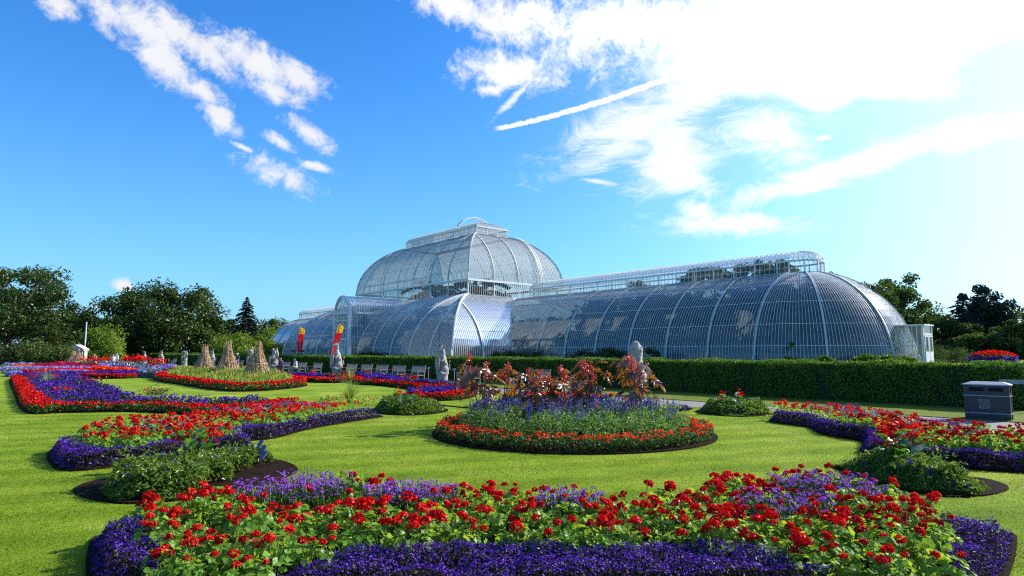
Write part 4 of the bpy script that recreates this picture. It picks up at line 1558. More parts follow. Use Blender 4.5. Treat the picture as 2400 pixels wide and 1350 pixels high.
def flower_head_mesh(seed, r=.052, n=44, ps=.036, mat=None, stem_h=.12, dome=.75, name='flower_head'):
    rng = np.random.default_rng(seed)
    mb = MB()
    d = unit(rng.normal(size=(n, 3)))
    d[:, 2] = np.abs(d[:, 2]) * 1.05 - .25
    d = unit(d)
    rr = r * rng.uniform(.72, 1.06, (n, 1))
    leaf_quads(mb, d * rr * np.array([1, 1, dome]), ps, .9, nrm=d * 1.3, spread=.45, fold=.14, m=0, rng=rng)
    mb.tube([(rng.normal() * .02, rng.normal() * .02, -stem_h), (0, 0, -.01)], .0035, 4, m=1, cap=False)
    # a few green buds hang round the head
    for k in range(5):
        a = rng.uniform(0, 2 * PI)
        leaf_quads(mb, np.array([[r * .9 * math.cos(a), r * .9 * math.sin(a), -.035]]), .016, .4, m=1, rng=rng)
    return mb.mesh(name, [mat or RED, STEM])


GER_F = [geranium_foliage(500 + k) for k in range(6)]
REDD = leaf('fading_scarlet_petal', (.22, .004, .004), (.4, .008, .006), (.55, .02, .01), trans=.2, gloss=.01)
GER_H = [flower_head_mesh(520 + k, r=rr, n=nn, ps=.033, mat=mm) for k, (rr, nn, mm) in enumerate(((.044, 50, None), (.05, 54, None), (.055, 60, None), (.047, 50, None), (.04, 40, None), (.034, 26, REDD), (.028, 18, None)))]
N_GER = [0]


def geranium(x, y, label, group, rng, scale=1.0, heads=None):
    o = bpy.data.objects.new('geranium', GER_F[rng.integers(len(GER_F))])
    o.location = (x, y, .03)
    o.rotation_euler = (rng.normal() * .06, rng.normal() * .06, rng.uniform(0, 2 * PI))
    s = scale * rng.uniform(.86, 1.14)
    o.scale = (s, s, s * rng.uniform(.9, 1.12))
    COL.objects.link(o)
    tag(o, label, 'geranium', group)
    k = int(rng.choice([2, 3, 3, 4, 5])) if heads is None else heads
    for _ in range(k):
        h = bpy.data.objects.new('flower_head', GER_H[rng.integers(len(GER_H))])
        a, r = rng.uniform(0, 2 * PI), .19 * math.sqrt(rng.random())
        h.location = (r * math.cos(a), r * math.sin(a), rng.uniform(.33, .42))
        h.rotation_euler = (rng.normal() * .2, rng.normal() * .2, rng.uniform(0, 6))
        q = rng.uniform(.7, 1.12)
        h.scale = (q, q, q)
        h.parent = o
        COL.objects.link(h)
    N_GER[0] += 1
    return o


def spaced(poly, dist, rng, cond, tries=9000):
    X = sample(poly, tries, rng, cond)
    keep = []
    for p in X:
        if all((p[0] - q[0]) ** 2 + (p[1] - q[1]) ** 2 > dist * dist for q in keep):
            keep.append(p)
    return np.array(keep)


def disc_cond(discs):
    """inside any of the ellipses (u, v, h, radius x, radius y)"""
    D_ = [(np.array(G(u, v, h)[:2]), rx, ry) for (u, v, h, rx, ry) in discs]
    def f(X):
        r = np.zeros(len(X), bool)
        for c, rx, ry in D_:
            r |= ((X[:, 0] - c[0]) / rx) ** 2 + ((X[:, 1] - c[1]) / ry) ** 2 < 1
        return r
    return f


def verbena(name, label, poly, discs, n, seed, h=.42, group=None):
    rng = np.random.default_rng(seed)
    cond = disc_cond(discs)
    X = sample(poly, n, rng, cond)
    z = h * rng.uniform(.8, 1.18, len(X))
    mb = MB()
    C_ = np.column_stack([X, z])
    for c in C_:
        b = c + np.array([rng.normal() * .05, rng.normal() * .05, -.25])
        mb.tube([b, c], .0028, 3, m=1, cap=False)
    Q = np.repeat(C_, 9, 0)
    d = unit(rng.normal(size=Q.shape))
    d[:, 2] = np.abs(d[:, 2]) * .7
    leaf_quads(mb, Q + d * .018, .017, .85, nrm=d + np.array([0, 0, .5]), spread=.5, m=0, rng=rng)
    Y = sample(poly, n * 3, rng, cond)
    leaf_quads(mb, np.column_stack([Y, h * rng.uniform(.2, .95, len(Y))]), .05, .3, nrm=(0, 0, .6), m=1, rng=rng)
    return tag(mb.build(name, [VERBENA, BEDL]), label, 'verbena', group, 'stuff')


rb = np.random.default_rng(77)

# ---- the front bed
P1 = bed_poly([(225, 1250, .08), (262, 1420), (700, 1440), (1200, 1450), (1700, 1445), (2260, 1430), (2372, 1250, .05),
               (2290, 1200, .3), (2120, 1150, .38), (1960, 1100, .42), (1860, 1093, .42), (1740, 1103, .42), (1600, 1135, .42), (1480, 1142, .42), (1330, 1138, .42), (1150, 1130, .42), (960, 1120, .42),
               (800, 1112, .42), (680, 1112, .42), (560, 1135, .42), (420, 1160, .4), (300, 1190, .34)])
poly_sheet('bed_soil', P1, .03, SOIL, rb)
fx = np.array([list(G(u, v, .18)[:2]) for u, v in ((430, 1440), (560, 1385), (700, 1335), (860, 1304), (1200, 1298), (1400, 1312), (1600, 1292), (1720, 1298), (1860, 1335), (1990, 1385), (2120, 1440))])
lx_ = np.array([list(G(u, v, .15)[:2]) for u, v in ((300, 1205), (345, 1245), (380, 1300), (372, 1350), (340, 1430))])[::-1]
rx_ = np.array([list(G(u, v, .15)[:2]) for u, v in ((2290, 1205), (2180, 1235), (2215, 1300), (2225, 1350), (2250, 1430))])[::-1]


def band1(X):
    f = X[:, 1] < np.interp(X[:, 0], fx[:, 0], fx[:, 1], left=0, right=0)
    l = X[:, 0] < np.interp(X[:, 1], lx_[:, 1], lx_[:, 0])
    r = X[:, 0] > np.interp(X[:, 1], rx_[:, 1], rx_[:, 0])
    return f | l | r


carpet('lobelia_edging', 'broad band of deep blue lobelia round the near sides of the front bed', 'lobelia', P1, .26, 24000, 13500, LOBS, VIOLET, .035, .018, 601, cond=band1, spacing=.4, edge=.12, flat=.05)
V1 = [(680, 1140, .42, .62, .42), (730, 1125, .42, .5, .3), (960, 1150, .42, .52, .3), (1330, 1165, .42, .38, .28), (1840, 1175, .42, .5, .42), (1930, 1130, .42, .62, .45), (1990, 1150, .42, .4, .3), (2320, 1225, .3, .1, .1)]
for k, (a_, b_) in enumerate(((0, 2), (2, 3), (3, 4), (4, 7))):
    lab = ['purple verbena drift at the left of the front bed, near the plant markers', 'purple verbena drift left of the middle of the front bed', 'small purple verbena drift in the middle of the front bed', 'large purple verbena drift at the right of the front bed'][k]
    verbena('verbena_drift', lab, P1, V1[a_:b_], [480, 400, 170, 640][k], 610 + k)
vc1 = disc_cond(V1)
rest = []
for p in spaced(P1, .255, rb, lambda X: (edge_dist(P1, X) > .1) & ~band1(X)):
    inv = vc1(p[None])[0]
    if inv and rb.random() < .55: continue
    geranium(p[0], p[1], 'scarlet geranium with bright green scalloped leaves in the front bed', 'scarlet geraniums in the front bed', rb, 1.0, None if not inv else int(rb.choice([1, 1, 2])))

# ---- left bed behind the front one, and its mirror at the right
P2 = bed_poly([(118, 1062), (150, 1103), (300, 1090), (440, 1068), (540, 1058), (600, 1056), (575, 1030, .05), (640, 1028), (740, 1003), (890, 978),
               (862, 958, .25), (800, 948, .4), (700, 944, .42), (560, 950, .42), (470, 964, .42), (360, 976, .42), (250, 986, .42), (175, 1012, .35)])
P5 = bed_poly([(1806, 988), (1890, 1001), (1935, 1020), (2022, 1036), (2023, 1066), (2110, 1084), (2250, 1098), (2420, 1110), (2620, 1110),
               (2620, 1022, .42), (2400, 1005, .42), (2240, 988, .42), (2120, 970, .42), (1990, 950, .42), (1900, 950, .42), (1850, 955, .2)])
V2 = [(300, 1000, .42, .9, .35), (420, 985, .42, .8, .5), (560, 962, .42, .9, .6), (640, 948, .42, 1.0, .6), (720, 950, .42, .7, .5)]
V5 = [(1960, 953, .42, .9, .6), (2050, 970, .42, .9, .5), (2200, 992, .42, .9, .7), (2260, 1010, .42, .6, .45), (2010, 965, .4, .5, .4)]
spill = {}
for tagk, PP, VV, lobc, nm in (('left', P2, V2, None, 'left side bed'), ('right', P5, V5, None, 'right side bed')):
    poly_sheet('bed_soil', PP, .03, SOIL, rb)
    n_ = np.array([0, -1.0])
    cen = PP.mean(0)
    if tagk == 'left':
        lob = near_line([(150, 1045), (118, 1062), (150, 1103), (300, 1090), (440, 1068), (540, 1058), (600, 1056), (575, 1030), (640, 1028), (740, 1003), (890, 978)], .45)
    else:
        lob = near_line([(1806, 988), (1890, 1001), (1935, 1020), (2022, 1036), (2023, 1066), (2110, 1084), (2250, 1098), (2420, 1110), (2640, 1112)], .48)
    carpet('lobelia_edging', f'blue violet lobelia along the lawn side of the {nm}', 'lobelia', PP, .25, 10000, 9000, LOBS, VIOLET, .05, .026, 620 + len(tagk), cond=lob, spacing=.4, edge=.12, flat=.05)
    verbena('verbena_drift', f'pale purple verbena rising among the geraniums of the {nm}', PP, VV, 620, 630 + len(tagk))
    vcc = disc_cond(VV)
    pts = spaced(PP, .3, rb, lambda X: (edge_dist(PP, X) > .1) & ~lob(X))
    pts = pts[np.argsort(np.hypot(pts[:, 0], pts[:, 1]))]
    spill[tagk] = (pts, vcc, nm, PP)
left_over = 292 - N_GER[0]
allp = sorted([(math.hypot(*p), kx, tuple(p)) for kx in spill for p in spill[kx][0] if p[0] / p[1] < .86])
for i, (d_, kx, p) in enumerate(allp):
    pts, vcc, nm, PP = spill[kx]
    inv = vcc(np.array(p)[None])[0]
    if inv and rb.random() < .4: continue
    if left_over > 0:
        geranium(p[0], p[1], f'scarlet geranium with bright green leaves in the {nm}', f'scarlet geraniums in the {nm}', rb, 1.08)
        left_over -= 1
    else:
        rest.append(p)
# the farther geraniums, past three hundred, as one planting
mb = MB()
for p in rest:
    X = np.array(p) + RNG.normal(size=(34, 2)) * .12
    leaf_quads(mb, np.column_stack([X, RNG.uniform(.1, .38, 34)]), .085, .95, nrm=(0, 0, 1), spread=.5, m=0)
    for _ in range(int(RNG.choice([1, 1, 2, 2, 3]))):
        c = np.array([p[0] + RNG.normal() * .12, p[1] + RNG.normal() * .12, RNG.uniform(.39, .48)])
        d = unit(RNG.normal(size=(30, 3)))
        leaf_quads(mb, c + d * np.array([.06, .06, .045]), .042, .9, nrm=d * 1.3, spread=.4, m=1)
if mb.n:
    tag(mb.build('geranium_planting', [GERL, RED]), 'farther scarlet geraniums of the left and right side beds', 'geraniums', None, 'stuff')

# ---- oval beds of leafy heliotrope left and right, with soil showing at their ends
P3 = bed_poly([(180, 1150), (230, 1172), (330, 1180), (480, 1165, 0), (600, 1140), (692, 1104), (640, 1080), (560, 1060, .2), (460, 1062, .25), (330, 1080, .25), (230, 1105, .15)])
P4 = bed_poly([(1948, 1092), (1990, 1110), (2080, 1140), (2200, 1163), (2300, 1162), (2356, 1145), (2310, 1118, .05), (2240, 1080, .25), (2130, 1068, .25), (2030, 1066, .25), (1965, 1075, .15)])
for PP, nm, sd in ((P3, 'left', 640), (P4, 'right', 650)):
    poly_sheet('bed_soil', PP, .025, SOIL, rb)
    cc = (PP.min(0) + PP.max(0)) / 2
    ext = (PP.max(0) - PP.min(0)) / 2
    cnd = (lambda X: (edge_dist(P3, X) > .06 + .05 * np.sin(X[:, 0] * 9)) & (X[:, 0] > -5.5 + .12 * np.sin(X[:, 1] * 8)) & (X[:, 0] < -4.2 + .1 * np.sin(X[:, 1] * 8))) if nm == 'left' else (lambda X: (edge_dist(P4, X) > .05 + .05 * np.sin(X[:, 0] * 9)) & (X[:, 0] < 6.5 + .15 * np.sin(X[:, 1] * 7)))
    o = carpet('heliotrope_planting', f'leafy green heliotrope with a few purple flowers in the oval bed at the {nm}', 'heliotrope', PP, .35, 8600, 420, HELL, PURPLE, .085, .024, sd, cond=cnd, spacing=.4, cluster=14, crad=.03, edge=.3, flat=.1, asp=.42, stray=200)

# ---- the round bed in the middle of the lawn
RB = np.array([1.42, 15.4])
RR = 3.25
th = np.linspace(0, 2 * PI, 72, endpoint=False)
P6 = RB + RR * np.column_stack([np.cos(th), np.sin(th)])
poly_sheet('bed_soil', P6, .03, SOIL, rb)
carpet('begonia_ring', 'ring of orange red begonias round the edge of the round bed', 'begonias', P6, .26, 16000, 5600, BEDL, ORANGE, .06, .036, 660, cond=lambda X: (edge_dist(P6, X) < .62 + .12 * np.sin(X[:, 0] * 6) * np.sin(X[:, 1] * 5)) & (edge_dist(P6, X) > .05), spacing=.36, cluster=7, crad=.035, edge=.08, flat=.1)
carpet('sage_foliage', 'fresh green sage leaves inside the ring of red begonias', 'sage', P6, .58, 17000, 0, SAGEL, SAGEB, .085, .03, 661, cond=lambda X: (edge_dist(P6, X) > .55), spacing=.42, edge=.8, asp=.34, flat=.15, stray=500)
rng = np.random.default_rng(662)
mb = MB()
X = sample(P6, 430, rng, lambda X: (edge_dist(P6, X) > .72))
for x, y in X:
    e = min(1, edge_dist(P6, np.array([[x, y]]))[0] / 1.3)
    if rng.random() > .35 + .65 * e: continue
    hgt = rng.uniform(.1, .19)
    zb = .36 + .3 * e + rng.normal() * .05
    q = 16
    s = np.linspace(0, 1, q)
    an = rng.uniform(0, 2 * PI, q)
    r = .014 * (1 - s * .6)
    lean = rng.normal(size=2) * .05
    C_ = np.stack([x + lean[0] * s + r * np.cos(an), y + lean[1] * s + r * np.sin(an), zb + hgt * s], -1)
    leaf_quads(mb, C_, .03, .8, nrm=np.stack([np.cos(an), np.sin(an), np.full(q, .3)], -1), spread=.5, m=0, rng=rng)
    mb.tube([(x, y, zb - .25), (x, y, zb)], .004, 3, m=1, cap=False)
tag(mb.build('sage_flower_spikes', [SAGEB, STEM]), 'upright blue sage spikes filling the round bed', 'sage', None, 'stuff')

# ---- castor-oil plants standing in the round bed
CAST = leaf('castor_leaf', (.17, .03, .014), (.12, .085, .014), (.22, .07, .022), trans=.5, tc=(.36, .14, .01), gloss=.06, grough=.36)
CSTEM = surf('castor_stem', (.12, .02, .02), (.06, .012, .015), rough=.4)
CSEED = leaf('castor_seed', (.55, .03, .02), (.7, .06, .04), (.6, .14, .08), trans=.2, gloss=.06)


def castor(x, y, h, label, seed, spread=1.0, stems=2):
    rng = np.random.default_rng(seed)
    root = empty('castor_oil_plant', (x, y, .03), rng.uniform(0, 6))
    sb, lb = MB(), MB()
    tips = []
    for s_ in range(stems):
        a = rng.uniform(0, 2 * PI)
        e = rng.uniform(.1, .32) * spread
        hh = h * rng.uniform(.82, 1.0) if s_ else h
        pts = [(0, 0, 0), (e * .4 * math.cos(a), e * .4 * math.sin(a), hh * .45), (e * math.cos(a), e * math.sin(a), hh * .9)]
        sb.tube(pts, [.024, .018, .01], 6)
        tips.append(np.array(pts[2]))
        for k in range(int(rng.integers(10, 14))):
            f = rng.uniform(.35, 1.0)
            base = np.array([np.interp(f * .9, [0, .45, .9], [p[i] for p in pts]) for i in range(3)])
            b = rng.uniform(0, 2 * PI)
            pl = rng.uniform(.22, .46) * spread
            end = base + np.array([math.cos(b) * pl, math.sin(b) * pl, rng.uniform(.04, .28)])
            sb.tube([base, (base + end) / 2 + np.array([0, 0, .05]), end], .006, 4, cap=False)
            # star-shaped leaf of eight fingers
            nrm = unit(np.array([math.cos(b) * .7, math.sin(b) * .7, rng.uniform(.3, 1.2)]) + rng.normal(size=3) * .25)
            t = unit(np.array([math.cos(b), math.sin(b), -.45]) - nrm * (np.array([math.cos(b), math.sin(b), -.45]) @ nrm))
            u = np.cross(nrm, t)
            R_ = rng.uniform(.17, .31)
            nf = 8
            for q in range(nf):
                w = (q - (nf - 1) / 2) / ((nf - 1) / 2) * 2.35
                L_ = R_ * (1 - .35 * (abs(w) / 2.35))
                dx = math.cos(w) * t + math.sin(w) * u
                sx_ = -math.sin(w) * t + math.cos(w) * u
                dr = np.array([0, 0, -.12 * L_])
                V = [end, end + dx * L_ * .5 + sx_ * L_ * .2 - nrm * .015, end + dx * L_ + dr, end + dx * L_ * .5 - sx_ * L_ * .2 - nrm * .015, end + dx * L_ * .55 + nrm * .012]
                lb.add(V, [[0, 4, 1], [1, 4, 2], [0, 3, 4], [3, 2, 4]])
    sb.build('stems', CSTEM, root)
    lb.build('leaves', CAST, root)
    for tp in tips:
        for k in range(2):
            cb = MB()
            c = tp + rng.normal(size=3) * .05 + np.array([0, 0, .12 - .17 * k])
            P = c + np.clip(rng.normal(size=(60, 3)), -1.7, 1.7) * np.array([.042, .042, .08])
            leaf_quads(cb, P, .042, .9, m=0, rng=rng)
            cb.tube([c + np.array([0, 0, -.16]), c + np.array([0, 0, .1])], .008, 4)
            cb.build('seed_cluster', CSEED, root)
    return tag(root, label, 'castor plant', 'castor-oil plants in the round bed')


for k, (u, dp, h, lab, st) in enumerate([(1130, 15.9, 1.72, 'leftmost red-leaved castor-oil plant in the round bed, its leaves over the bench', 2), (1178, 16.6, 1.5, 'castor-oil plant second from the left in the round bed', 2),
                                         (1258, 15.2, 1.38, 'castor-oil plant with a forked stem left of the middle of the round bed', 3), (1312, 16.6, 1.3, 'castor-oil plant partly hidden behind the middle ones of the round bed', 2),
                                         (1372, 15.6, 1.62, 'castor-oil plant with red seed heads right of the middle of the round bed', 3), (1502, 15.6, 1.78, 'rightmost castor-oil plant of the round bed, in front of the pale statue', 3)]):
    p = D(u, dp)
    castor(p.x, p.y, h, lab, 700 + k, 1.15, st)

# ---- cannas
CANL = leaf('canna_leaf', (.035, .11, .015), (.05, .15, .02), trans=.5, tc=(.12, .36, .02), gloss=.14, grough=.3)


def canna(p, h, label, seed, stems=3, sp=.18, fh=1.0):
    rng = np.random.default_rng(seed)
    root = empty('canna_plant', p, 0)
    sb, lb = MB(), MB()
    for s_ in range(stems):
        a = 2 * PI * s_ / stems + rng.uniform(-.4, .4)
        b0 = np.array([math.cos(a) * .06, math.sin(a) * .06, 0])
        hh = h * rng.uniform(.82, 1.02)
        tp = b0 + np.array([math.cos(a) * sp, math.sin(a) * sp * .6, hh])
        sb.tube([b0, (b0 + tp) / 2, tp], [.014, .012, .007], 6)
        for k in range(4):
            f = .4 + .13 * k + rng.uniform(-.03, .03)
            base = b0 + (tp - b0) * f
            w = a + k * 2.4 + rng.uniform(-.4, .4)
            ln = h * rng.uniform(.48, .62)
            d = np.array([math.cos(w), math.sin(w), 0])
            sd_ = np.array([-math.sin(w), math.cos(w), 0])
            s = np.linspace(0, 1, 7)
            ctr = base + np.outer(ln * s * .72, d) + np.outer(ln * (.95 * s - .55 * s ** 2.2), [0, 0, 1])
            wd = .075 * h * 2 * np.sin(PI * np.clip(s * .93 + .05, 0, 1)) ** .8
            lb.grid(np.stack([ctr + sd_ * wd[:, None] + np.array([0, 0, .03]), ctr, ctr - sd_ * wd[:, None] + np.array([0, 0, .03])], 1))
        fb = MB()
        m = int(46 * fh)
        c = tp + np.array([0, 0, .02])
        P = c + rng.normal(size=(m, 3)) * np.array([.055, .055, .07]) * fh
        leaf_quads(fb, P, .075, .75, fold=.2, m=0, rng=rng)
        fb.build('blossoms', RED, root)
    sb.build('stems', STEM, root)
    lb.build('leaves', CANL, root, smooth=True)
    return tag(root, label, 'canna')


canna(G(455, 1105), .74, 'red canna with broad dark leaves in the oval heliotrope bed at the left', 801, 3, .26, 1.25)
canna(G(2118, 1118), .72, 'red canna with bright green paddle leaves in the oval bed at the right', 802, 3, .2, 1.3)
canna(G(1716, 969), .62, 'red canna in the small leafy bed right of the round bed', 803, 2, .2, .9)
canna(G(957, 968), .66, 'red canna in the small leafy bed left of the round bed', 804, 2, .24, 1.0)

# ---- small leafy beds either side behind the round bed
P8a = bed_poly([(874, 962), (900, 971), (960, 974), (1020, 970), (1048, 962), (1020, 950, .08), (950, 946, .08), (895, 950, .08)])
P8b = bed_poly([(1632, 966), (1680, 974), (1740, 977), (1790, 974), (1812, 970), (1790, 957, .05), (1720, 951, .08), (1660, 955, .05)])
for PP, nm, sd in ((P8a, 'small oval bed left of the round bed', 670), (P8b, 'small oval bed between the round bed and the hedge path', 671)):
    poly_sheet('bed_soil', PP, .025, SOIL, rb)
    carpet('heliotrope_planting', f'dark leafy planting filling the {nm}', 'heliotrope', PP, .4, 5200, 120, HELL, PURPLE, .12, .04, sd, cond=lambda X, PP=PP: edge_dist(PP, X) > .08, spacing=.55, cluster=6, crad=.04, edge=.35, asp=.42, flat=.2)

# ---- bed behind the round bed
P7 = bed_poly([(1036, 950), (1100, 957), (1250, 962), (1450, 963), (1580, 962), (1620, 958), (1600, 938, .35), (1500, 930, .4), (1350, 924, .4), (1200, 924, .4), (1100, 932, .35)])
poly_sheet('bed_soil', P7, .03, SOIL, rb)
carpet('lobelia_edging', 'dark blue lobelia edging the bed behind the castor-oil plants', 'lobelia', P7, .24, 5500, 6500, LOBS, VIOLET, .08, .045, 680, cond=lambda X: edge_dist(P7, X) < .8, spacing=.5, edge=.15)
carpet('zinnia_planting', 'orange and red flowers over green leaves in the bed behind the castor-oil plants', 'zinnias', P7, .42, 8000, 4200, GERL, ORANGE, .11, .06, 681, cond=lambda X: edge_dist(P7, X) > .6, spacing=.5, cluster=5, crad=.05, edge=.15)


# ---- red-edged purple beds farther off
def red_purple(px, nm, sd, wr=.5, dens=1.0, ls=.12, spots=0, hp=.34, redcond=None):
    PP = bed_poly(px)
    poly_sheet('bed_soil', PP, .03, SOIL, rb)
    A = area(PP)
    rc = (lambda X: (edge_dist(PP, X) < wr)) if redcond is None else near_line(redcond, wr)
    nr = int(min(16000, A * 260 * dens))
    carpet('begonia_edging', f'scarlet begonia edging of the {nm}', 'begonias', PP, .24, nr, int(nr * .62), BEDL, RED, ls * .9, ls * .62, sd, cond=lambda X: rc(X) & (edge_dist(PP, X) > .04), spacing=.4, cluster=4, crad=.04, edge=.1)
    carpet('heliotrope_planting', f'deep purple heliotrope filling the {nm}', 'heliotrope', PP, hp, nr, int(nr * .62), DARKL, PURPLE, ls, ls * .62, sd + 1, cond=lambda X: ~rc(X), spacing=.8, cluster=6, crad=.07, edge=.15, flat=.1)
    if spots:
        rng = np.random.default_rng(sd + 2)
        for c in sample(PP, spots, rng, lambda X: ~rc(X)):
            o = empty('dahlia_plant', (c[0], c[1], .03))
            mb = MB()
            leaf_quads(mb, rng.normal(size=(60, 3)) * np.array([.2, .2, .12]) + np.array([0, 0, hp * .8]), ls, .5, rng=rng)
            mb.build('leaves', BEDL, o)
            mb = MB()
            for _ in range(5):
                d = rng.normal(size=3) * np.array([.16, .16, .06]) + np.array([0, 0, hp + .1])
                leaf_quads(mb, d + rng.normal(size=(8, 3)) * .035, ls * .8, .8, rng=rng)
            mb.build('blossoms', RED, o)
            tag(o, f'red flowering plant among the purple of the {nm}', 'dahlia', f'red plants in the {nm}')
    return PP


red_purple([(24, 890), (36, 925), (62, 966), (150, 968), (300, 966), (420, 971), (480, 976), (620, 968), (712, 950), (690, 931, .3), (600, 926, .34), (500, 927, .34), (400, 928, .34), (330, 922, .34), (270, 904, .34), (225, 890, .34), (190, 878, .34), (120, 868, .3), (70, 868, .3), (40, 880, .1)],
           'large purple bed at the left', 720, .75, 1.7, .11, 9, redcond=[(24, 890), (36, 925), (62, 966), (150, 968), (300, 966), (420, 971), (480, 976), (620, 968), (712, 950)])
red_purple([(892, 936), (930, 942), (1000, 941), (1070, 938), (1110, 930), (1110, 905, .3), (1040, 905, .34), (960, 915, .34), (915, 925, .25)], 'short purple bed beyond the small leafy bed', 730, .8, 2.2, .12, 3, redcond=[(892, 936), (930, 942), (1000, 941), (1070, 938), (1110, 930)])
red_purple([(808, 888), (830, 900), (900, 905), (980, 915), (1060, 920), (1100, 922), (1090, 902, .3), (1000, 892, .34), (900, 879, .34), (840, 876, .3)], 'purple border in front of the dark benches', 740, .95, 1.6, .14, 4, redcond=[(800, 884), (808, 888), (830, 900), (900, 905), (980, 915), (1060, 920), (1100, 922)])
red_purple([(610, 885), (640, 889), (720, 896), (800, 898), (818, 894), (790, 882, .3), (720, 876, .34), (640, 872, .34), (600, 876, .2)], 'purple border in front of the seated people', 750, 1.2, 1.3, .16, 4, redcond=[(600, 884), (640, 889), (720, 896), (800, 898), (818, 896)])
red_purple([(165, 885), (250, 888), (322, 886), (330, 879), (280, 872, .3), (190, 873, .3), (150, 878, .2)], 'narrow purple border across the lawn at the left', 760, 1.6, 1.6, .18, 0, redcond=[(160, 887), (250, 889), (325, 887)])

# ---- round bed with the willow cones
P13 = bed_poly([(360, 890), (430, 903), (500, 914), (560, 918), (640, 915), (716, 905), (700, 895), (640, 885), (560, 878), (470, 876), (400, 879)])
poly_sheet('bed_soil', P13, .03, SOIL, rb)
carpet('begonia_ring', 'bright scarlet flower ring round the bed of willow cones', 'begonias', P13, .34, 9000, 12000, BEDL, RED, .13, .1, 770, cond=lambda X: (edge_dist(P13, X) < .75) & (edge_dist(P13, X) > .05), spacing=.45, cluster=5, crad=.07, edge=.1, flat=.6)
rng = np.random.default_rng(771)
mb = MB()
X = sample(P13, 15000, rng, lambda X: edge_dist(P13, X) > .8)
zz = rng.uniform(.1, .75, len(X)) * (.8 + .3 * np.sin(X[:, 0] * 1.3) * np.sin(X[:, 1] * 1.1))
leaf_quads(mb, np.column_stack([X, zz]), .26, .3, nrm=rng.normal(size=(len(X), 3)) * np.array([1, 1, .3]), spread=.2, axis=np.tile([0, 0, 1.0], (len(X), 1)), m=0, rng=rng)
leaf_quads(mb, np.column_stack([X[:700], zz[:700] + .1]), .09, .9, m=1, rng=rng)
tag(mb.build('meadow_planting', [TALLG, ORANGE]), 'tall pale green annuals round the feet of the willow cones', 'annuals', None, 'stuff')


def willow_cone(p, r, h, label, seed, n=64):
    rng = np.random.default_rng(seed)
    root = empty('willow_cone', p, 0)
    mb = MB()
    for k in range(n):
        a = 2 * PI * k / n + rng.uniform(-.08, .08)
        b = a + rng.normal() * .3
        r0 = r * rng.uniform(.85, 1.1)
        z1 = h * rng.uniform(.97, 1.12) if k % 3 == 0 else h * rng.uniform(.6, .95)
        s = np.linspace(0, 1, 6)
        rr = r0 * (1 - s) ** 1.15 + .07
        if k % 3 == 0: rr[-1] += .1
        an = a + (b - a) * s
        mb.tube(np.stack([rr * np.cos(an), rr * np.sin(an), z1 * s - .03], -1), np.linspace(.026, .012, 6), 4)
    # loose twiggy brushwood between the rods
    for k in range(n * 4):
        a = rng.uniform(0, 2 * PI)
        z = h * rng.random() ** 1.6 * .85
        rr = r * (1 - z / h) ** 1.1 * rng.uniform(.75, 1.08) + .05
        c = np.array([rr * math.cos(a), rr * math.sin(a), z])
        t = np.array([-math.sin(a) * rng.normal() * .25 - math.cos(a) * .14, math.cos(a) * rng.normal() * .25 - math.sin(a) * .14, rng.uniform(.25, .6)])
        mb.tube([c - t * .5, c + t * .5 + rng.normal(size=3) * .04], .011, 3, cap=False)
    mb.build('rods', TWIG, root)
    tb = MB()
    for z in (.82, .5):
        q = np.linspace(0, 2 * PI, 15)
        rr = r * (1 - z) ** 1.15 + .1
        tb.tube(np.stack([rr * np.cos(q), rr * np.sin(q), np.full(15, z * h)], -1), .025, 5)
    tb.build('binding', TWIG, root)
    return tag(root, label, 'plant support')


willow_cone(G(478, 885), .95, H(812, G(478, 885).y), 'leftmost of the three big woven willow cones', 781)
willow_cone(G(532, 891), 1.0, H(806, G(532, 891).y), 'middle one of the three big woven willow cones', 782)
willow_cone(G(602, 899), 1.0, H(806, G(602, 899).y), 'rightmost and nearest of the three big woven willow cones', 783)
willow_cone(D(178, 82), 1.0, 2.0, 'left one of the two small far willow cones', 784, 44)
willow_cone(D(189, 80), 1.0, 1.95, 'right one of the two small far willow cones', 785, 44)


# ---- bands of bedding at the far left
def strip(name, label, cat, u0, v0, u1, v1, dv, h, lm, fm, seed, nf=2600, nl=1800, fs=.2, ls=.24):
    PP = smooth_poly([G(u0, v0 + dv), G((u0 + u1) / 2, (v0 + v1) / 2 + dv), G(u1, v1 + dv), G(u1, v1), G((u0 + u1) / 2, (v0 + v1) / 2), G(u0, v0)], n=3)
    return carpet(name, label, cat, PP, h, nl, nf, lm, fm, ls, fs, seed, spacing=.9, cluster=3, crad=.09, edge=.25)


strip('petunia_band', 'dark crimson band along the far edge of the bedding at the left', 'bedding', -20, 849, 128, 848, 4, .4, DARKL, MAGENTA, 820)
strip('lavender_band', 'grey green lavender band, the farther one at the left edge', 'lavender', 8, 855, 82, 856, 5, .4, GREYL, LILAC, 821, nf=300)
strip('petunia_band', 'orange red band under the farther lavender at the left edge', 'bedding', 30, 862, 140, 862, 3, .3, BEDL, ORANGE, 822)
strip('petunia_band', 'pale lilac and white band crossing the bedding at the left', 'bedding', 10, 866, 232, 866, 3.5, .3, GREYL, LILAC, 823, nf=1900)
strip('petunia_band', 'crimson band just above the pale lilac one at the left', 'bedding', 80, 861, 228, 862, 4, .4, BEDL, MAGENTA, 824, nf=4000)
strip('lavender_band', 'grey green lavender band, the nearer one at the left edge', 'lavender', 12, 870, 100, 871, 6, .4, GREYL, LILAC, 825, nf=200)
strip('petunia_band', 'short lilac band at the left tip of the bedding', 'bedding', 18, 880, 55, 880, 3, .25, GREYL, LILAC, 826)
strip('petunia_band', 'red band beside the short lilac one at the left', 'bedding', 48, 878, 110, 878, 3, .3, BEDL, RED, 827)
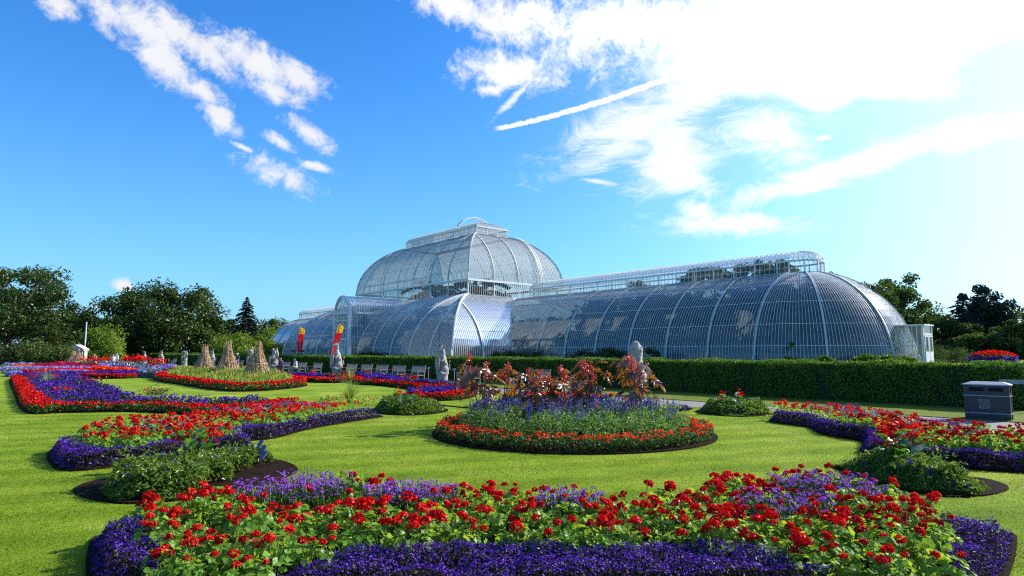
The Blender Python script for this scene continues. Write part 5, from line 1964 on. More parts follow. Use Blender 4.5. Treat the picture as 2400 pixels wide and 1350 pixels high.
strip('sage_band', 'brick red sage band right of the small far willow cones', 'bedding', 128, 857, 226, 858, 5, .5, BEDL, MAGENTA, 828, nf=3500)
strip('petunia_band', 'red and lilac band nearer than the pale lilac one', 'bedding', 105, 873, 215, 872, 3.5, .3, BEDL, RED, 829, nf=3500)
strip('petunia_band', 'white lilac streak in front of the red and lilac band', 'bedding', 110, 876, 205, 875, 2.5, .25, GREYL, LILAC, 830, nf=1300)
strip('ageratum_band', 'lavender blue band behind the brick red sage', 'ageratum', 165, 854, 305, 856, 4.5, .5, GREYL, LILAC, 831, nf=1900)
strip('ageratum_band', 'long lavender blue band in front of the red cannas', 'ageratum', 235, 862, 412, 867, 6, .5, GREYL, LILAC, 832, nf=3200)
strip('begonia_band', 'red and orange band below the long lavender blue one', 'bedding', 215, 869, 320, 875, 5, .4, DARKL, ORANGE, 833, nf=4000)
strip('lavender_band', 'grey green lavender clump left of the bed of willow cones', 'lavender', 318, 878, 378, 880, 7, .55, GREYL, LILAC, 834, nf=300, nl=3000)
strip('petunia_band', 'scarlet band behind the willow cones', 'bedding', 400, 869, 510, 872, 4, .35, BEDL, RED, 835, nf=4000)
strip('petunia_band', 'pink red band seen between the middle and right willow cones', 'bedding', 540, 872, 585, 876, 5, .35, BEDL, MAGENTA, 836)
strip('grass_band', 'pale green annuals in front of the two small far willow cones', 'annuals', 132, 852, 172, 852, 5, .4, TALLG, TALLG, 837, nf=300)
# red cannas massed behind the lavender blue bands
rng = np.random.default_rng(840)
for (us, dp, z1, lab, grp) in ((np.linspace(200, 266, 7), 76, 1.25, 'tall red canna in the far clump left of the couple in white', 'red cannas in the far left clump'),
                               (np.linspace(298, 352, 7), 66, 1.35, 'tall red canna in the clump in front of the far statues', 'red cannas in the clump before the far statues'),
                               (np.linspace(360, 384, 3), 64, 1.0, 'shorter red canna at the right end of the far clumps', 'shorter red cannas at the right end')):
    proto = None
    for u in us:
        if proto is None:
            root = empty('canna_plant')
            lb, fb = MB(), MB()
            leaf_quads(lb, rng.normal(size=(40, 3)) * np.array([.24, .24, .2]) + np.array([0, 0, .45]), .4, .35, axis=np.tile([0, 0, 1.0], (40, 1)), rng=rng)
            leaf_quads(fb, rng.normal(size=(42, 3)) * np.array([.24, .2, .13]) + np.array([0, 0, z1 - .15]), .2, .7, rng=rng)
            lb.build('leaves', CANL, root)
            fb.build('blossoms', RED, root)
            tag(root, lab, 'canna', grp)
            proto = o = root
        else:
            o = copy_tree(proto)
        q = D(u, dp + rng.uniform(-1, 1))
        o.location = q
        o.rotation_euler = (0, 0, rng.uniform(0, 6))
        s = rng.uniform(.85, 1.15)
        o.scale = (s, s, s * rng.uniform(.9, 1.1))


# ---- single plants on the lawn
def tuft(p, n, h, spread, mat, label, cat, seed, fl=None, name='grass_tuft', w=.012):
    rng = np.random.default_rng(seed)
    root = empty(name, p)
    mb = MB()
    for k in range(n):
        a = rng.uniform(0, 2 * PI)
        e = spread * rng.random() ** .7
        hh = h * rng.uniform(.55, 1.1)
        s = np.linspace(0, 1, 5)
        pts = np.stack([np.cos(a) * (.05 + e * s ** 1.7), np.sin(a) * (.05 + e * s ** 1.7), hh * (s - .25 * s ** 3 * e / max(spread, .01))], -1)
        sd_ = np.array([-math.sin(a), math.cos(a), 0]) * w
        ww = (1 - s * .85)[:, None]
        mb.grid(np.stack([pts + sd_ * ww, pts - sd_ * ww], 1))
    mb.build('blades', mat, root)
    if fl is not None:
        fb = MB()
        leaf_quads(fb, np.column_stack([rng.normal(size=(90, 2)) * spread * .5, h * rng.uniform(.75, 1.12, 90)]), .05, .6, rng=rng)
        fb.build('seed_heads', fl, root)
    return tag(root, label, cat)


tuft(G(818, 944), 230, .95, .75, TALLG, 'fine-leaved fountain of grass standing alone on the lawn', 'grass clump', 861, GREYL)
tuft(G(822, 896), 60, 1.1, .5, TALLG, 'spiky pale green plant between the two purple borders', 'spiky plant', 862)
tuft(G(112, 903), 70, 1.0, .6, TALLG, 'spiky green and white plant in the large purple bed', 'spiky plant', 863, RED)
o = carpet('wildflower_patch', 'sparse patch of small red flowers on the lawn beside the fountain grass', 'wildflowers', bed_poly([(740, 946), (820, 952), (900, 951), (915, 944), (860, 938), (770, 938)]), .2, 700, 60, TALLG, RED, .1, .06, 864, spacing=.6)
# a rose bush in the purple bed
rng = np.random.default_rng(866)
root = empty('rose_bush', G(365, 944))
root.scale = (.62, .62, .62)
mb = MB()
leaf_quads(mb, rng.normal(size=(420, 3)) * np.array([.4, .35, .16]) + np.array([0, 0, .62]), .1, .55, rng=rng)
for k in range(9):
    e = rng.normal(size=3) * np.array([.4, .3, .1]) + np.array([0, 0, .8])
    mb.tube([(0, 0, 0), tuple(e * .5), tuple(e)], .01, 4, m=1)
mb.build('foliage', [DARKL, BARK], root)
fb = MB()
for k in range(9):
    c = rng.normal(size=3) * np.array([.4, .35, .1]) + np.array([0, 0, .82])
    leaf_quads(fb, c + rng.normal(size=(8, 3)) * .03, .07, .9, rng=rng)
fb.build('flowers', RED, root)
tag(root, 'small dark rose bush with red flowers rising behind the purple bed', 'rose bush')

# ---- blades of mown grass on the nearer lawn
rng = np.random.default_rng(900)
N = 420000
dep = np.exp(rng.uniform(math.log(4.6), math.log(26), N))
X = np.column_stack([rng.uniform(-.84, .84, N) * dep, dep])
ok = np.ones(N, bool)
for PP in (P1, P2, P3, P4, P5, P6, P7, P8a, P8b):
    bb = (X[:, 0] > PP[:, 0].min()) & (X[:, 0] < PP[:, 0].max()) & (X[:, 1] > PP[:, 1].min()) & (X[:, 1] < PP[:, 1].max())
    idx = np.where(bb & ok)[0]
    if len(idx): ok[idx[inside(PP, X[idx])]] = False
ly = (X - np.array(C0[:2])) @ np.array(BN[:2])
ok &= ly < HEDGE_Y - 6.55
X = X[ok]
k = len(X)
a = rng.uniform(0, 2 * PI, k)
hgt = rng.uniform(.008, .02, k) * (1 + X[:, 1] / 40)
w = rng.uniform(.0014, .0026, k) * (1 + X[:, 1] / 8)
d = np.column_stack([np.cos(a), np.sin(a)])
lean = rng.normal(size=(k, 2)) * .6 * hgt[:, None]
V = np.zeros((k, 3, 3))
V[:, 0, :2] = X - d * w[:, None]
V[:, 1, :2] = X + d * w[:, None]
V[:, 2, :2] = X + lean
V[:, 0, 2] = V[:, 1, 2] = -.002
V[:, 2, 2] = hgt
mb = MB()
mb.add(V.reshape(-1, 3), np.arange(3 * k).reshape(k, 3))
GRASS = leaf('grass_blade', (.09, .18, .01), (.195, .285, .02), (.35, .39, .07), trans=.5, gloss=.004)
_nt = GRASS.node_tree
_rp = [n for n in _nt.nodes if n.type == 'VALTORGB'][0]
_src = _rp.inputs[0].links[0].from_socket
_tc = nd(_nt, 'ShaderNodeTexCoord')
_nz = nd(_nt, 'ShaderNodeTexNoise'); _nz.inputs['Scale'].default_value = .55; _nz.inputs['Detail'].default_value = 7; _nz.inputs['Roughness'].default_value = .65
_nt.links.new(_tc.outputs['Object'], _nz.inputs['Vector'])
_mr = nd(_nt, 'ShaderNodeMapRange'); _mr.inputs['From Min'].default_value = .33; _mr.inputs['From Max'].default_value = .67
_nt.links.new(_nz.outputs[0], _mr.inputs['Value'])
_mx = nd(_nt, 'ShaderNodeMix', data_type='FLOAT'); _mx.inputs[0].default_value = .62
_nt.links.new(_src, _mx.inputs[2]); _nt.links.new(_mr.outputs[0], _mx.inputs[3])
_wv = nd(_nt, 'ShaderNodeTexWave', wave_type='BANDS', bands_direction='X', wave_profile='SIN')
_mp = nd(_nt, 'ShaderNodeMapping'); _mp.inputs['Rotation'].default_value = (0, 0, rad(72))
_nt.links.new(_tc.outputs['Object'], _mp.inputs['Vector']); _nt.links.new(_mp.outputs[0], _wv.inputs['Vector'])
_wv.inputs['Scale'].default_value = .28; _wv.inputs['Distortion'].default_value = .6
_ma = nd(_nt, 'ShaderNodeMath', operation='MULTIPLY_ADD'); _ma.inputs[1].default_value = .3
_sb = nd(_nt, 'ShaderNodeMath', operation='SUBTRACT'); _sb.inputs[1].default_value = .15
_nt.links.new(_wv.outputs['Fac'], _ma.inputs[0]); _nt.links.new(_mx.outputs[0], _sb.inputs[0]); _nt.links.new(_sb.outputs[0], _ma.inputs[2])
_nt.links.new(_ma.outputs[0], _rp.inputs[0])
tag(mb.build('mown_grass', GRASS), 'short mown lawn grass between the flower beds', 'grass', None, 'stuff')
# ------------------------------------------------------------------ sculpting: overlapping tapered capsules fused into one skin
def blob_chain(mb, pts, radii, n=12):
    """a tapered round limb through pts with rounded ends"""
    P = [np.array(p, float) for p in pts]
    R_ = list(radii)
    d0, d1 = unit(P[0] - P[1]), unit(P[-1] - P[-2])
    Q, Rr = [], []
    for f in (.98, .8, .45):
        Q.append(P[0] + d0 * R_[0] * f); Rr.append(R_[0] * math.sqrt(1 - f * f))
    Q += P; Rr += R_
    for f in (.45, .8, .98):
        Q.append(P[-1] + d1 * R_[-1] * f); Rr.append(R_[-1] * math.sqrt(1 - f * f))
    mb.tube(Q, Rr, n)


def ball(mb, c, r, n=12):
    r = (r, r, r) if np.isscalar(r) else r
    t = np.linspace(-PI / 2 + .02, PI / 2 - .02, 9)
    a = np.arange(n) / n * 2 * PI
    P = np.stack([np.outer(np.cos(t), np.cos(a)) * r[0], np.outer(np.cos(t), np.sin(a)) * r[1], np.repeat(np.sin(t)[:, None], n, 1) * r[2]], -1)
    base = mb.n
    k = len(t)
    i = np.arange(k - 1)[:, None] * n
    j = np.arange(n)[None]
    j2 = (j + 1) % n
    mb.add(P.reshape(-1, 3) + np.array(c), np.stack([i + j, i + j2, i + n + j2, i + n + j], -1).reshape(-1, 4))
    mb.F.append(np.array([[base + x for x in range(n)][::-1]])); mb.M.append(np.zeros(1, np.int32))
    mb.F.append(np.array([[base + (k - 1) * n + x for x in range(n)]])); mb.M.append(np.zeros(1, np.int32))


def fuse(name, mb, mat, parent, voxel, smooth_it=2):
    o = mb.build(name, mat)
    m = o.modifiers.new('fuse', 'REMESH')
    m.mode = 'VOXEL'
    m.voxel_size = voxel
    m.use_smooth_shade = True
    if smooth_it:
        s = o.modifiers.new('soften', 'SMOOTH')
        s.factor = .5
        s.iterations = smooth_it
    dg = bpy.context.evaluated_depsgraph_get()
    me = bpy.data.meshes.new_from_object(o.evaluated_get(dg))
    old = o.data
    o.modifiers.clear()
    o.data = me
    me.name = name
    bpy.data.meshes.remove(old)
    if parent is not None: o.parent = parent
    return o


# ------------------------------------------------------------------ heraldic stone beasts along the hedge walk
def beast(p, rz, kind, label, h=1.85, ph=.55, seed=0, shield_side=-1):
    """seated beast upright on its haunches behind a shield, on a stone drum; faces local -y"""
    root = empty('beast_statue', p, rz)
    k = h / 1.85
    pl = MB()
    pl.lathe([(0, -.03), (.36, -.03), (.36, .06), (.335, .09), (.335, ph - .09), (.37, ph - .05), (.37, ph), (0, ph)], 28)
    pl.build('plinth', PLINTH, root, smooth=False)
    m = MB()
    z = ph
    def s(*a): return (a[0] * k, a[1] * k, z + a[2] * k)
    # haunches, chest, neck
    m.box((0, .02, z + .05 * k), (.62 * k, .58 * k, .1 * k))
    ball(m, s(-.19, .1, .28), (.17 * k, .27 * k, .25 * k)); ball(m, s(.19, .1, .28), (.17 * k, .27 * k, .25 * k))
    blob_chain(m, [s(-.19, -.06, .22), s(-.2, -.24, .12), s(-.2, -.33, .1)], [.1 * k, .075 * k, .06 * k])
    blob_chain(m, [s(.19, -.06, .22), s(.2, -.24, .12), s(.2, -.33, .1)], [.1 * k, .075 * k, .06 * k])
    blob_chain(m, [s(0, .16, .3), s(0, .1, .62), s(0, 0, .98), s(0, -.03, 1.2)], [.26 * k, .25 * k, .25 * k, .17 * k])
    # fore legs held out to the shield
    for sg in (-1, 1):
        blob_chain(m, [s(sg * .2, -.04, 1.02), s(sg * .24, -.2, .8), s(sg * .15, -.38, .9)], [.1 * k, .075 * k, .055 * k])
        for q in (-1, 0, 1):
            blob_chain(m, [s(sg * .15 + q * .035, -.38, .9), s(sg * .14 + q * .045, -.45, .89)], [.026 * k, .02 * k], 7)
    # tail
    blob_chain(m, [s(.2, .3, .12), s(.3, .36, .3), s(.27, .34, .6), s(.33, .34, .78)], [.05 * k, .045 * k, .04 * k, .065 * k])
    hy = -.06
    if kind == 'lion':
        blob_chain(m, [s(0, 0, 1.1), s(0, -.02, 1.38), s(0, hy, 1.58)], [.27 * k, .29 * k, .2 * k])
        for q in range(11):
            a = 2 * PI * q / 11
            ball(m, s(.22 * math.cos(a), .0 + .1 * math.sin(a), 1.35 + .2 * math.sin(a)), .1 * k)
        ball(m, s(0, hy - .1, 1.53), (.15 * k, .17 * k, .15 * k))
        ball(m, s(0, hy - .25, 1.47), (.085 * k, .1 * k, .075 * k))
        for sg in (-1, 1): ball(m, s(sg * .13, hy - .02, 1.68), .055 * k)
    elif kind == 'hound':
        blob_chain(m, [s(0, -.02, 1.1), s(0, 0, 1.4), s(0, -.02, 1.6)], [.17 * k, .12 * k, .11 * k])
        blob_chain(m, [s(0, 0, 1.66), s(0, -.16, 1.66), s(0, -.34, 1.6)], [.12 * k, .09 * k, .05 * k])
        for sg in (-1, 1): blob_chain(m, [s(sg * .08, .05, 1.74), s(sg * .12, .12, 1.82)], [.045 * k, .025 * k])
    elif kind == 'horned':
        blob_chain(m, [s(0, -.02, 1.1), s(0, .02, 1.36), s(0, -.02, 1.56)], [.2 * k, .17 * k, .13 * k])
        blob_chain(m, [s(0, 0, 1.6), s(0, -.16, 1.57), s(0, -.32, 1.48)], [.13 * k, .1 * k, .075 * k])
        for sg in (-1, 1):
            blob_chain(m, [s(sg * .1, .02, 1.7), s(sg * .16, .12, 1.82), s(sg * .12, .1, 1.97)], [.045 * k, .035 * k, .015 * k])
            blob_chain(m, [s(sg * .12, .03, 1.64), s(sg * .22, .06, 1.66)], [.04 * k, .02 * k])
    else:                                                   # winged
        blob_chain(m, [s(0, -.02, 1.1), s(0, .02, 1.38), s(0, -.04, 1.58)], [.19 * k, .15 * k, .13 * k])
        ball(m, s(0, -.08, 1.62), (.13 * k, .16 * k, .13 * k))
        blob_chain(m, [s(0, -.2, 1.6), s(0, -.3, 1.54)], [.075 * k, .03 * k])
        for sg in (-1, 1):
            for q in range(5):
                blob_chain(m, [s(sg * .18, .16, .75 + q * .08), s(sg * (.3 - .012 * q), .3 - .02 * q, 1.0 + q * .12), s(sg * (.26 - .03 * q), .36 - .03 * q, 1.28 + q * .14)], [.075 * k, .065 * k, .03 * k], 8)
    fuse('beast', m, STONE, root, .022, 2)
    sh = MB()
    t = np.linspace(0, 1, 9)
    w = np.array([.25, .255, .255, .25, .235, .205, .16, .09, .004]) * k
    zz = z + k * (.98 - .86 * t)
    yb = -.42 * k
    F = np.stack([np.stack([w * q, np.full(9, yb - .05 * k) + .06 * k * q * q, zz], -1) for q in (-1, -.5, 0, .5, 1)], 1)
    B_ = F + np.array([0, .05 * k, 0])
    sh.grid(F)
    sh.grid(B_[:, ::-1])
    for c_ in (0, -1):
        sh.grid(np.stack([F[:, c_], B_[:, c_]], 1))
    sh.grid(np.stack([F[0], B_[0]], 0))
    sh.build('shield', STONE, root, smooth=False)
    return tag(root, label, 'statue', 'stone heraldic beasts along the hedge walk')


ST_Y = HEDGE_Y - 3.5


def on_line(u, yl):
    A_, B_ = L2W(0, yl), L2W(1, yl)
    du = (u - CX) / FPX
    t = (A_.x - du * A_.y) / (du * (B_.y - A_.y) - (B_.x - A_.x))
    return L2W(t, yl, .035)


face = math.atan2(BN.y, BN.x) - PI / 2          # local -y looks away from the glasshouse, to the garden
for u, kind, vt, lab in ((1490, 'lion', 797, 'big pale stone beast behind the rightmost castor-oil plant, nearest the camera'), (1038, 'horned', 806, 'stone beast on a grey drum between the pair of pale benches'),
                         (792, 'hound', 800, 'stone beast with raised head in front of the porch of the glasshouse'), (645, 'winged', 813, 'stone beast with folded wing beside the seated people'),
                         (592, 'lion', 817, 'stone beast half hidden behind the nearest willow cone'), (502, 'horned', 818, 'white stone beast between the left and middle willow cones'),
                         (437, 'winged', 820, 'far white stone beast with a wing, just left of the willow cones'), (383, 'horned', 820, 'second far white stone beast left of the willow cones'), (344, 'hound', 822, 'farthest white stone beast, in front of the lit end of the hedge')):
    p = on_line(u, ST_Y)
    hh = H(vt, p.y)
    beast(p, face, kind, lab, h=(hh - .55) * (1.0 if kind == 'lion' else .95), seed=int(u))
mb = MB()
root = empty('garden_ornament', D(2, 100))
mb.lathe([(0, 0), (.42, 0), (.42, .2), (.3, .3), (.26, .9), (.22, 1.5), (.3, 1.6), (.2, 1.75), (.12, 2.1), (0, 2.15)], 20)
mb.build('pillar', STONE, root, smooth=True)
tag(root, 'pale stone pillar ornament at the very left edge under the tall tree', 'ornament')


# ------------------------------------------------------------------ benches
def make_bench(L_=1.6):
    root = empty('park_bench')
    hw = L_ / 2
    st, bk = MB(), MB()
    for k in range(5):
        st.box((0, -.26 + .105 * k, .43 - .006 * k), (L_ - .1, .075, .024))
    st.box((0, -.305, .375), (L_ - .1, .03, .07)); st.box((0, .205, .37), (L_ - .1, .03, .07))
    st.build('seat', TEAK, root)
    Rm = np.array(Matrix.Rotation(rad(-12), 3, 'X'))
    bk.box((0, .265, .93), (L_ - .12, .04, .075), Rm); bk.box((0, .205, .52), (L_ - .12, .03, .05), Rm)
    n = 19
    for k in range(n):
        x = -hw + .12 + (L_ - .24) * k / (n - 1)
        bk.box((x, .232, .715), (.042, .018, .36), Rm)
    bk.build('backrest', TEAK, root)
    for sx in (-1, 1):
        lg = MB()
        lg.box((sx * (hw - .03), -.3, .32), (.06, .06, .64))
        lg.build('leg', TEAK, root)
        lg = MB()
        lg.tube([(sx * (hw - .03), .2, 0), (sx * (hw - .03), .2, .42), (sx * (hw - .03), .3, .98)], .042, 4)
        lg.build('leg', TEAK, root)
        ar = MB()
        ar.box((sx * (hw - .03), -.06, .655), (.075, .58, .035))
        ar.box((sx * (hw - .03), -.05, .36), (.04, .46, .06))
        ar.build('armrest', TEAK, root)
    return root


bench0 = make_bench()
B_Y = HEDGE_Y - 3.1
used = False
for u, lab in ((1255, 'park bench glimpsed behind the castor-oil plants'), (1100, 'pale park bench right of the stone beast on the grey drum'), (975, 'pale park bench left of the stone beast on the grey drum'),
               (929, 'dark park bench second from the beast on the drum'), (890, 'dark park bench third from the beast on the drum'), (855, 'dark park bench fourth from the beast on the drum'), (820, 'dark park bench right beside the beast before the porch'),
               (741, 'pale sunlit park bench left of the beast before the porch'), (706, 'park bench with a seated person in white'), (668, 'park bench with a seated person in a purple top'),
               (562, 'park bench behind the walking person with the cap'), (530, 'far park bench between the middle willow cone and the white beast'), (470, 'far dark park bench just left of the left willow cone'), (410, 'far dark park bench between the two far white beasts'), (365, 'farthest dark park bench behind the red cannas')):
    o = copy_tree(bench0) if used else bench0
    used = True
    o.location = on_line(u, B_Y)
    o.rotation_euler = (0, 0, face)
    tag(o, lab, 'bench', 'wooden benches along the hedge')

# ------------------------------------------------------------------ people
SKIN = surf('skin', (.5, .3, .2), (.42, .24, .16), rough=.5)


def cloth(name, c): return surf(name, c, tuple(x * .75 for x in c), rough=.85, scale=9, bump=.3, bscale=30)


HAIR_D = surf('dark_hair', (.02, .014, .01), (.04, .025, .018), rough=.5, scale=30)
HAIR_L = surf('grey_hair', (.3, .28, .25), (.2, .18, .16), rough=.6, scale=30)


def person(p, rz, label, J, top_m, leg_m, hair_m, shoe_m, h=1.7, cap_m=None, long_hair=False, sleeves=.5, shorts=False, voxel=.012):
    """J: joints in metres for a 1.7 m figure, facing local -y. Body one skin; clothes and hair are its parts."""
    root = empty('person', p, rz)
    k = h / 1.7
    J = {a: np.array(b, float) * k for a, b in J.items()}
    b = MB()
    hd, nk, ch, pv = J['head'], J['neck'], J['chest'], J['pelvis']
    up = unit(hd - nk)
    ball(b, hd, (.075 * k, .09 * k, .112 * k))
    ball(b, hd + np.array([0, -.03, -.06]) * k, (.055 * k, .06 * k, .055 * k))
    ball(b, hd + np.array([0, -.092, -.012]) * k, (.014 * k, .02 * k, .022 * k))              # nose
    for sg in (-1, 1):
        ball(b, hd + np.array([sg * .076, .008, -.01]) * k, (.012 * k, .022 * k, .032 * k))   # ears
    blob_chain(b, [nk - up * .02, hd - up * .06], [.052 * k, .05 * k])
    blob_chain(b, [pv, (pv + ch) / 2, ch], [.135 * k, .125 * k, .15 * k])
    shd = unit(J['sh_r'] - J['sh_l'])
    blob_chain(b, [J['sh_l'], ch + (nk - ch) * .45, J['sh_r']], [.07 * k, .09 * k, .07 * k])
    for s in 'lr':
        sh, el, wr = J['sh_' + s], J['el_' + s], J['wr_' + s]
        blob_chain(b, [sh, el, wr], [.055 * k, .042 * k, .028 * k])
        fd = unit(wr - el)
        sd_ = unit(np.cross(fd, [0, 0, 1.0]) + np.array([1e-4, 0, 0]))
        blob_chain(b, [wr, wr + fd * .07 * k], [.028 * k, .036 * k])
        for q, ln in zip((-1.5, -.5, .5, 1.5), (.07, .082, .078, .062)):
            a = wr + fd * .085 * k + sd_ * q * .019 * k
            c = a + fd * ln * .55 * k
            blob_chain(b, [a - fd * .02 * k, c, c + (fd * .4 + np.array([0, -.25, -.35])) * ln * k * .6], [.0105 * k, .0098 * k, .0085 * k], 7)
        a = wr + fd * .03 * k + sd_ * (.03 if s == 'l' else -.03) * k
        blob_chain(b, [a, a + (fd * .6 + sd_ * (.7 if s == 'l' else -.7)) * .045 * k, a + (fd * 1.2 + sd_ * (.8 if s == 'l' else -.8)) * .055 * k], [.014 * k, .0125 * k, .0105 * k], 7)
        hp, kn, an = J['hip_' + s], J['kn_' + s], J['an_' + s]
        blob_chain(b, [hp, kn, kn + (an - kn) * .3, an], [.088 * k, .06 * k, .06 * k, .04 * k])
    fuse('body', b, SKIN, root, voxel, 1)
    # eyes
    for sg in (-1, 1):
        e = MB()
        ball(e, hd + np.array([sg * .03, -.083, .012]) * k, .011 * k, 8)
        e.build('eye', HAIR_D, root)
    t = MB()
    blob_chain(t, [pv + (ch - pv) * -.05, (pv + ch) / 2, ch], [.155 * k, .145 * k, .168 * k])
    blob_chain(t, [J['sh_l'], ch + (nk - ch) * .4, J['sh_r']], [.082 * k, .1 * k, .082 * k])
    for s in 'lr':
        sh, el, wr = J['sh_' + s], J['el_' + s], J['wr_' + s]
        if sleeves <= 1: blob_chain(t, [sh, sh + (el - sh) * sleeves], [.07 * k, .062 * k])
        else: blob_chain(t, [sh, el, el + (wr - el) * (sleeves - 1)], [.07 * k, .056 * k, .042 * k])
    fuse('top', t, top_m, root, voxel, 1)
    g = MB()
    blob_chain(g, [pv + np.array([0, 0, .02]), pv - np.array([0, 0, .05]) * k], [.16 * k, .155 * k])
    for s in 'lr':
        hp, kn, an = J['hip_' + s], J['kn_' + s], J['an_' + s]
        if shorts: blob_chain(g, [hp, hp + (kn - hp) * .6], [.105 * k, .09 * k])
        else: blob_chain(g, [hp, kn, kn + (an - kn) * .88], [.105 * k, .078 * k, .062 * k])
    fuse('trousers', g, leg_m, root, voxel, 1)
    for s in 'lr':
        f = MB()
        an = J['an_' + s]
        blob_chain(f, [an + np.array([0, .03, -.045]) * k, an + np.array([0, -.06, -.055]) * k, an + np.array([0, -.15, -.065]) * k], [.046 * k, .044 * k, .036 * k])
        fuse('shoe', f, shoe_m, root, voxel, 1)
    hr = MB()
    ball(hr, hd + np.array([0, .022, .028]) * k, (.086 * k, .092 * k, .1 * k))
    if long_hair: blob_chain(hr, [hd + np.array([0, .05, .0]) * k, hd + np.array([0, .075, -.14]) * k, hd + np.array([0, .08, -.26]) * k], [.08 * k, .075 * k, .05 * k])
    fuse('hair', hr, hair_m, root, voxel, 1)
    if cap_m is not None:
        c = MB()
        ball(c, hd + np.array([0, .008, .055]) * k, (.094 * k, .104 * k, .075 * k))
        c.box(hd + np.array([0, -.12, .05]) * k, (.14 * k, .1 * k, .016 * k))
        fuse('cap', c, cap_m, root, voxel, 1)
    return tag(root, label, 'person')


STAND = dict(head=(0, -.01, 1.6), neck=(0, .02, 1.44), chest=(0, .02, 1.28), pelvis=(0, .02, .95), sh_l=(-.18, .02, 1.38), sh_r=(.18, .02, 1.38), el_l=(-.24, .04, 1.1), wr_l=(-.22, -.1, .88), el_r=(.24, .04, 1.1), wr_r=(.22, -.1, .88),
             hip_l=(-.09, .02, .92), kn_l=(-.1, -.02, .5), an_l=(-.1, .03, .1), hip_r=(.09, .02, .92), kn_r=(.1, -.02, .5), an_r=(.1, .03, .1))
WALK = dict(STAND, el_l=(-.25, .14, 1.12), wr_l=(-.22, .06, .88), el_r=(.24, -.06, 1.12), wr_r=(.16, -.26, .98), kn_l=(-.1, -.16, .54), an_l=(-.1, -.2, .13), kn_r=(.1, .06, .5), an_r=(.1, .3, .16))
SIT = dict(head=(0, -.06, 1.2), neck=(0, .02, 1.05), chest=(0, .06, .9), pelvis=(0, .1, .56), sh_l=(-.18, .06, 1.0), sh_r=(.18, .06, 1.0), el_l=(-.23, -.02, .74), wr_l=(-.1, -.22, .64), el_r=(.23, -.02, .74), wr_r=(.1, -.22, .64),
           hip_l=(-.1, .06, .55), kn_l=(-.12, -.36, .53), an_l=(-.12, -.36, .1), hip_r=(.1, .06, .55), kn_r=(.12, -.36, .53), an_r=(.12, -.3, .1))
WHT = cloth('white_cotton', (.78, .77, .74)); NAVY = cloth('navy_cotton', (.03, .035, .07)); JEANS = cloth('blue_denim', (.12, .18, .32)); PURP = cloth('purple_cotton', (.2, .08, .3)); DARK = cloth('dark_cloth', (.03, .03, .035)); PINK = cloth('pink_cotton', (.6, .25, .25)); KHAKI = cloth('pale_trousers', (.5, .45, .36))
SHOE = cloth('white_shoe', (.6, .6, .58))
q = on_line(560, HEDGE_Y - 5.3)
person(q, rad(-25), 'person in a dark top, jeans and white cap walking past the benches', WALK, NAVY, JEANS, HAIR_D, SHOE, 1.74, WHT, sleeves=.6)
q = on_line(694, B_Y); q = q + BN * .02
person(q, face, 'person in a white top sitting on a bench with hands in the lap', SIT, WHT, KHAKI, HAIR_D, DARK, 1.68, long_hair=True)
q = on_line(662, B_Y)
person(q, face, 'person in a purple top sitting beside the winged stone beast', SIT, PURP, NAVY, HAIR_L, DARK, 1.7, sleeves=1.5)
q = on_line(651, B_Y)
person(q, face + .25, 'person in dark clothes sitting close to the winged stone beast', SIT, DARK, NAVY, HAIR_D, DARK, 1.68, sleeves=1.7)
person(D(271, 72), rad(20), 'person in pale clothes standing at the left of a couple by the far hedge', STAND, WHT, KHAKI, HAIR_D, DARK, 1.62)
person(D(279, 72.5), rad(-30), 'person in a white top standing at the right of a couple by the far hedge', STAND, WHT, DARK, HAIR_L, DARK, 1.76, sleeves=1.8)
person(D(227, 78), rad(10), 'person in a pink top standing behind the far red cannas', STAND, PINK, KHAKI, HAIR_L, DARK, 1.66)

# ------------------------------------------------------------------ litter bin
BINM = surf('dark_blue_bin', (.02, .024, .045), (.014, .016, .03), rough=.35, scale=4, spec=.5)
BINT = surf('bin_grey_trim', (.3, .31, .36), (.24, .25, .3), rough=.4)
BLACK = surf('black_gap', (.003, .003, .003), rough=.9)
BINL = surf('bin_lettering', (.42, .4, .38), (.36, .35, .33), rough=.5)
pb = (G(2266, 982) + G(2368, 989)) / 2
dbin = G(2368, 989) - G(2266, 982)
bw = 1.16
root = empty('litter_bin', Vector((pb.x, pb.y, .01)), 0)
# front face parallel to the path, turned a little to the camera
root.rotation_euler = (0, 0, face + .1)
root.location = Vector((pb.x, pb.y, .01))
bd_, bh = .56, 1.04
root.scale = (.9, .9, .93)
mb = MB()
mb.box((0, bd_ / 2, .05), (bw - .06, bd_ - .06, .1))
mb.box((0, bd_ / 2, .1 + .36), (bw - .03, bd_ - .03, .72))
mb.box((0, bd_ / 2 + .02, .9), (bw - .12, bd_ - .12, .2))
mb.box((0, .022, .99), (bw - .04, .04, .05)); mb.box((0, .022, .835), (bw - .04, .04, .045)); mb.box((0, .0225, .91), (.12, .038, .12))
for sx in (-1, 1):
    mb.box((sx * (bw / 2 - .085), .0225, .91), (.13, .038, .12))
    for sy in (0, 1):
        mb.box((sx * (bw / 2 - .045), .045 + sy * (bd_ - .09), .51), (.09, .09, 1.0))
mb.build('body', BINM, root)
mb = MB()
for sx in (-1, 1):
    mb.box((sx * .29, .042, .912), (.42, .01, .11))
mb.build('slot', BLACK, root)
for z in (.2, .72):
    t = MB()
    t.box((0, -.004, z), (bw - .01, .012, .028))
    for sx in (-1, 1): t.box((sx * (bw / 2 + .003), bd_ / 2, z), (.012, bd_ + .01, .028))
    t.build('trim_band', BINT, root)
mb = MB()
a, b_ = bw / 2 + .035, bd_ / 2 + .035
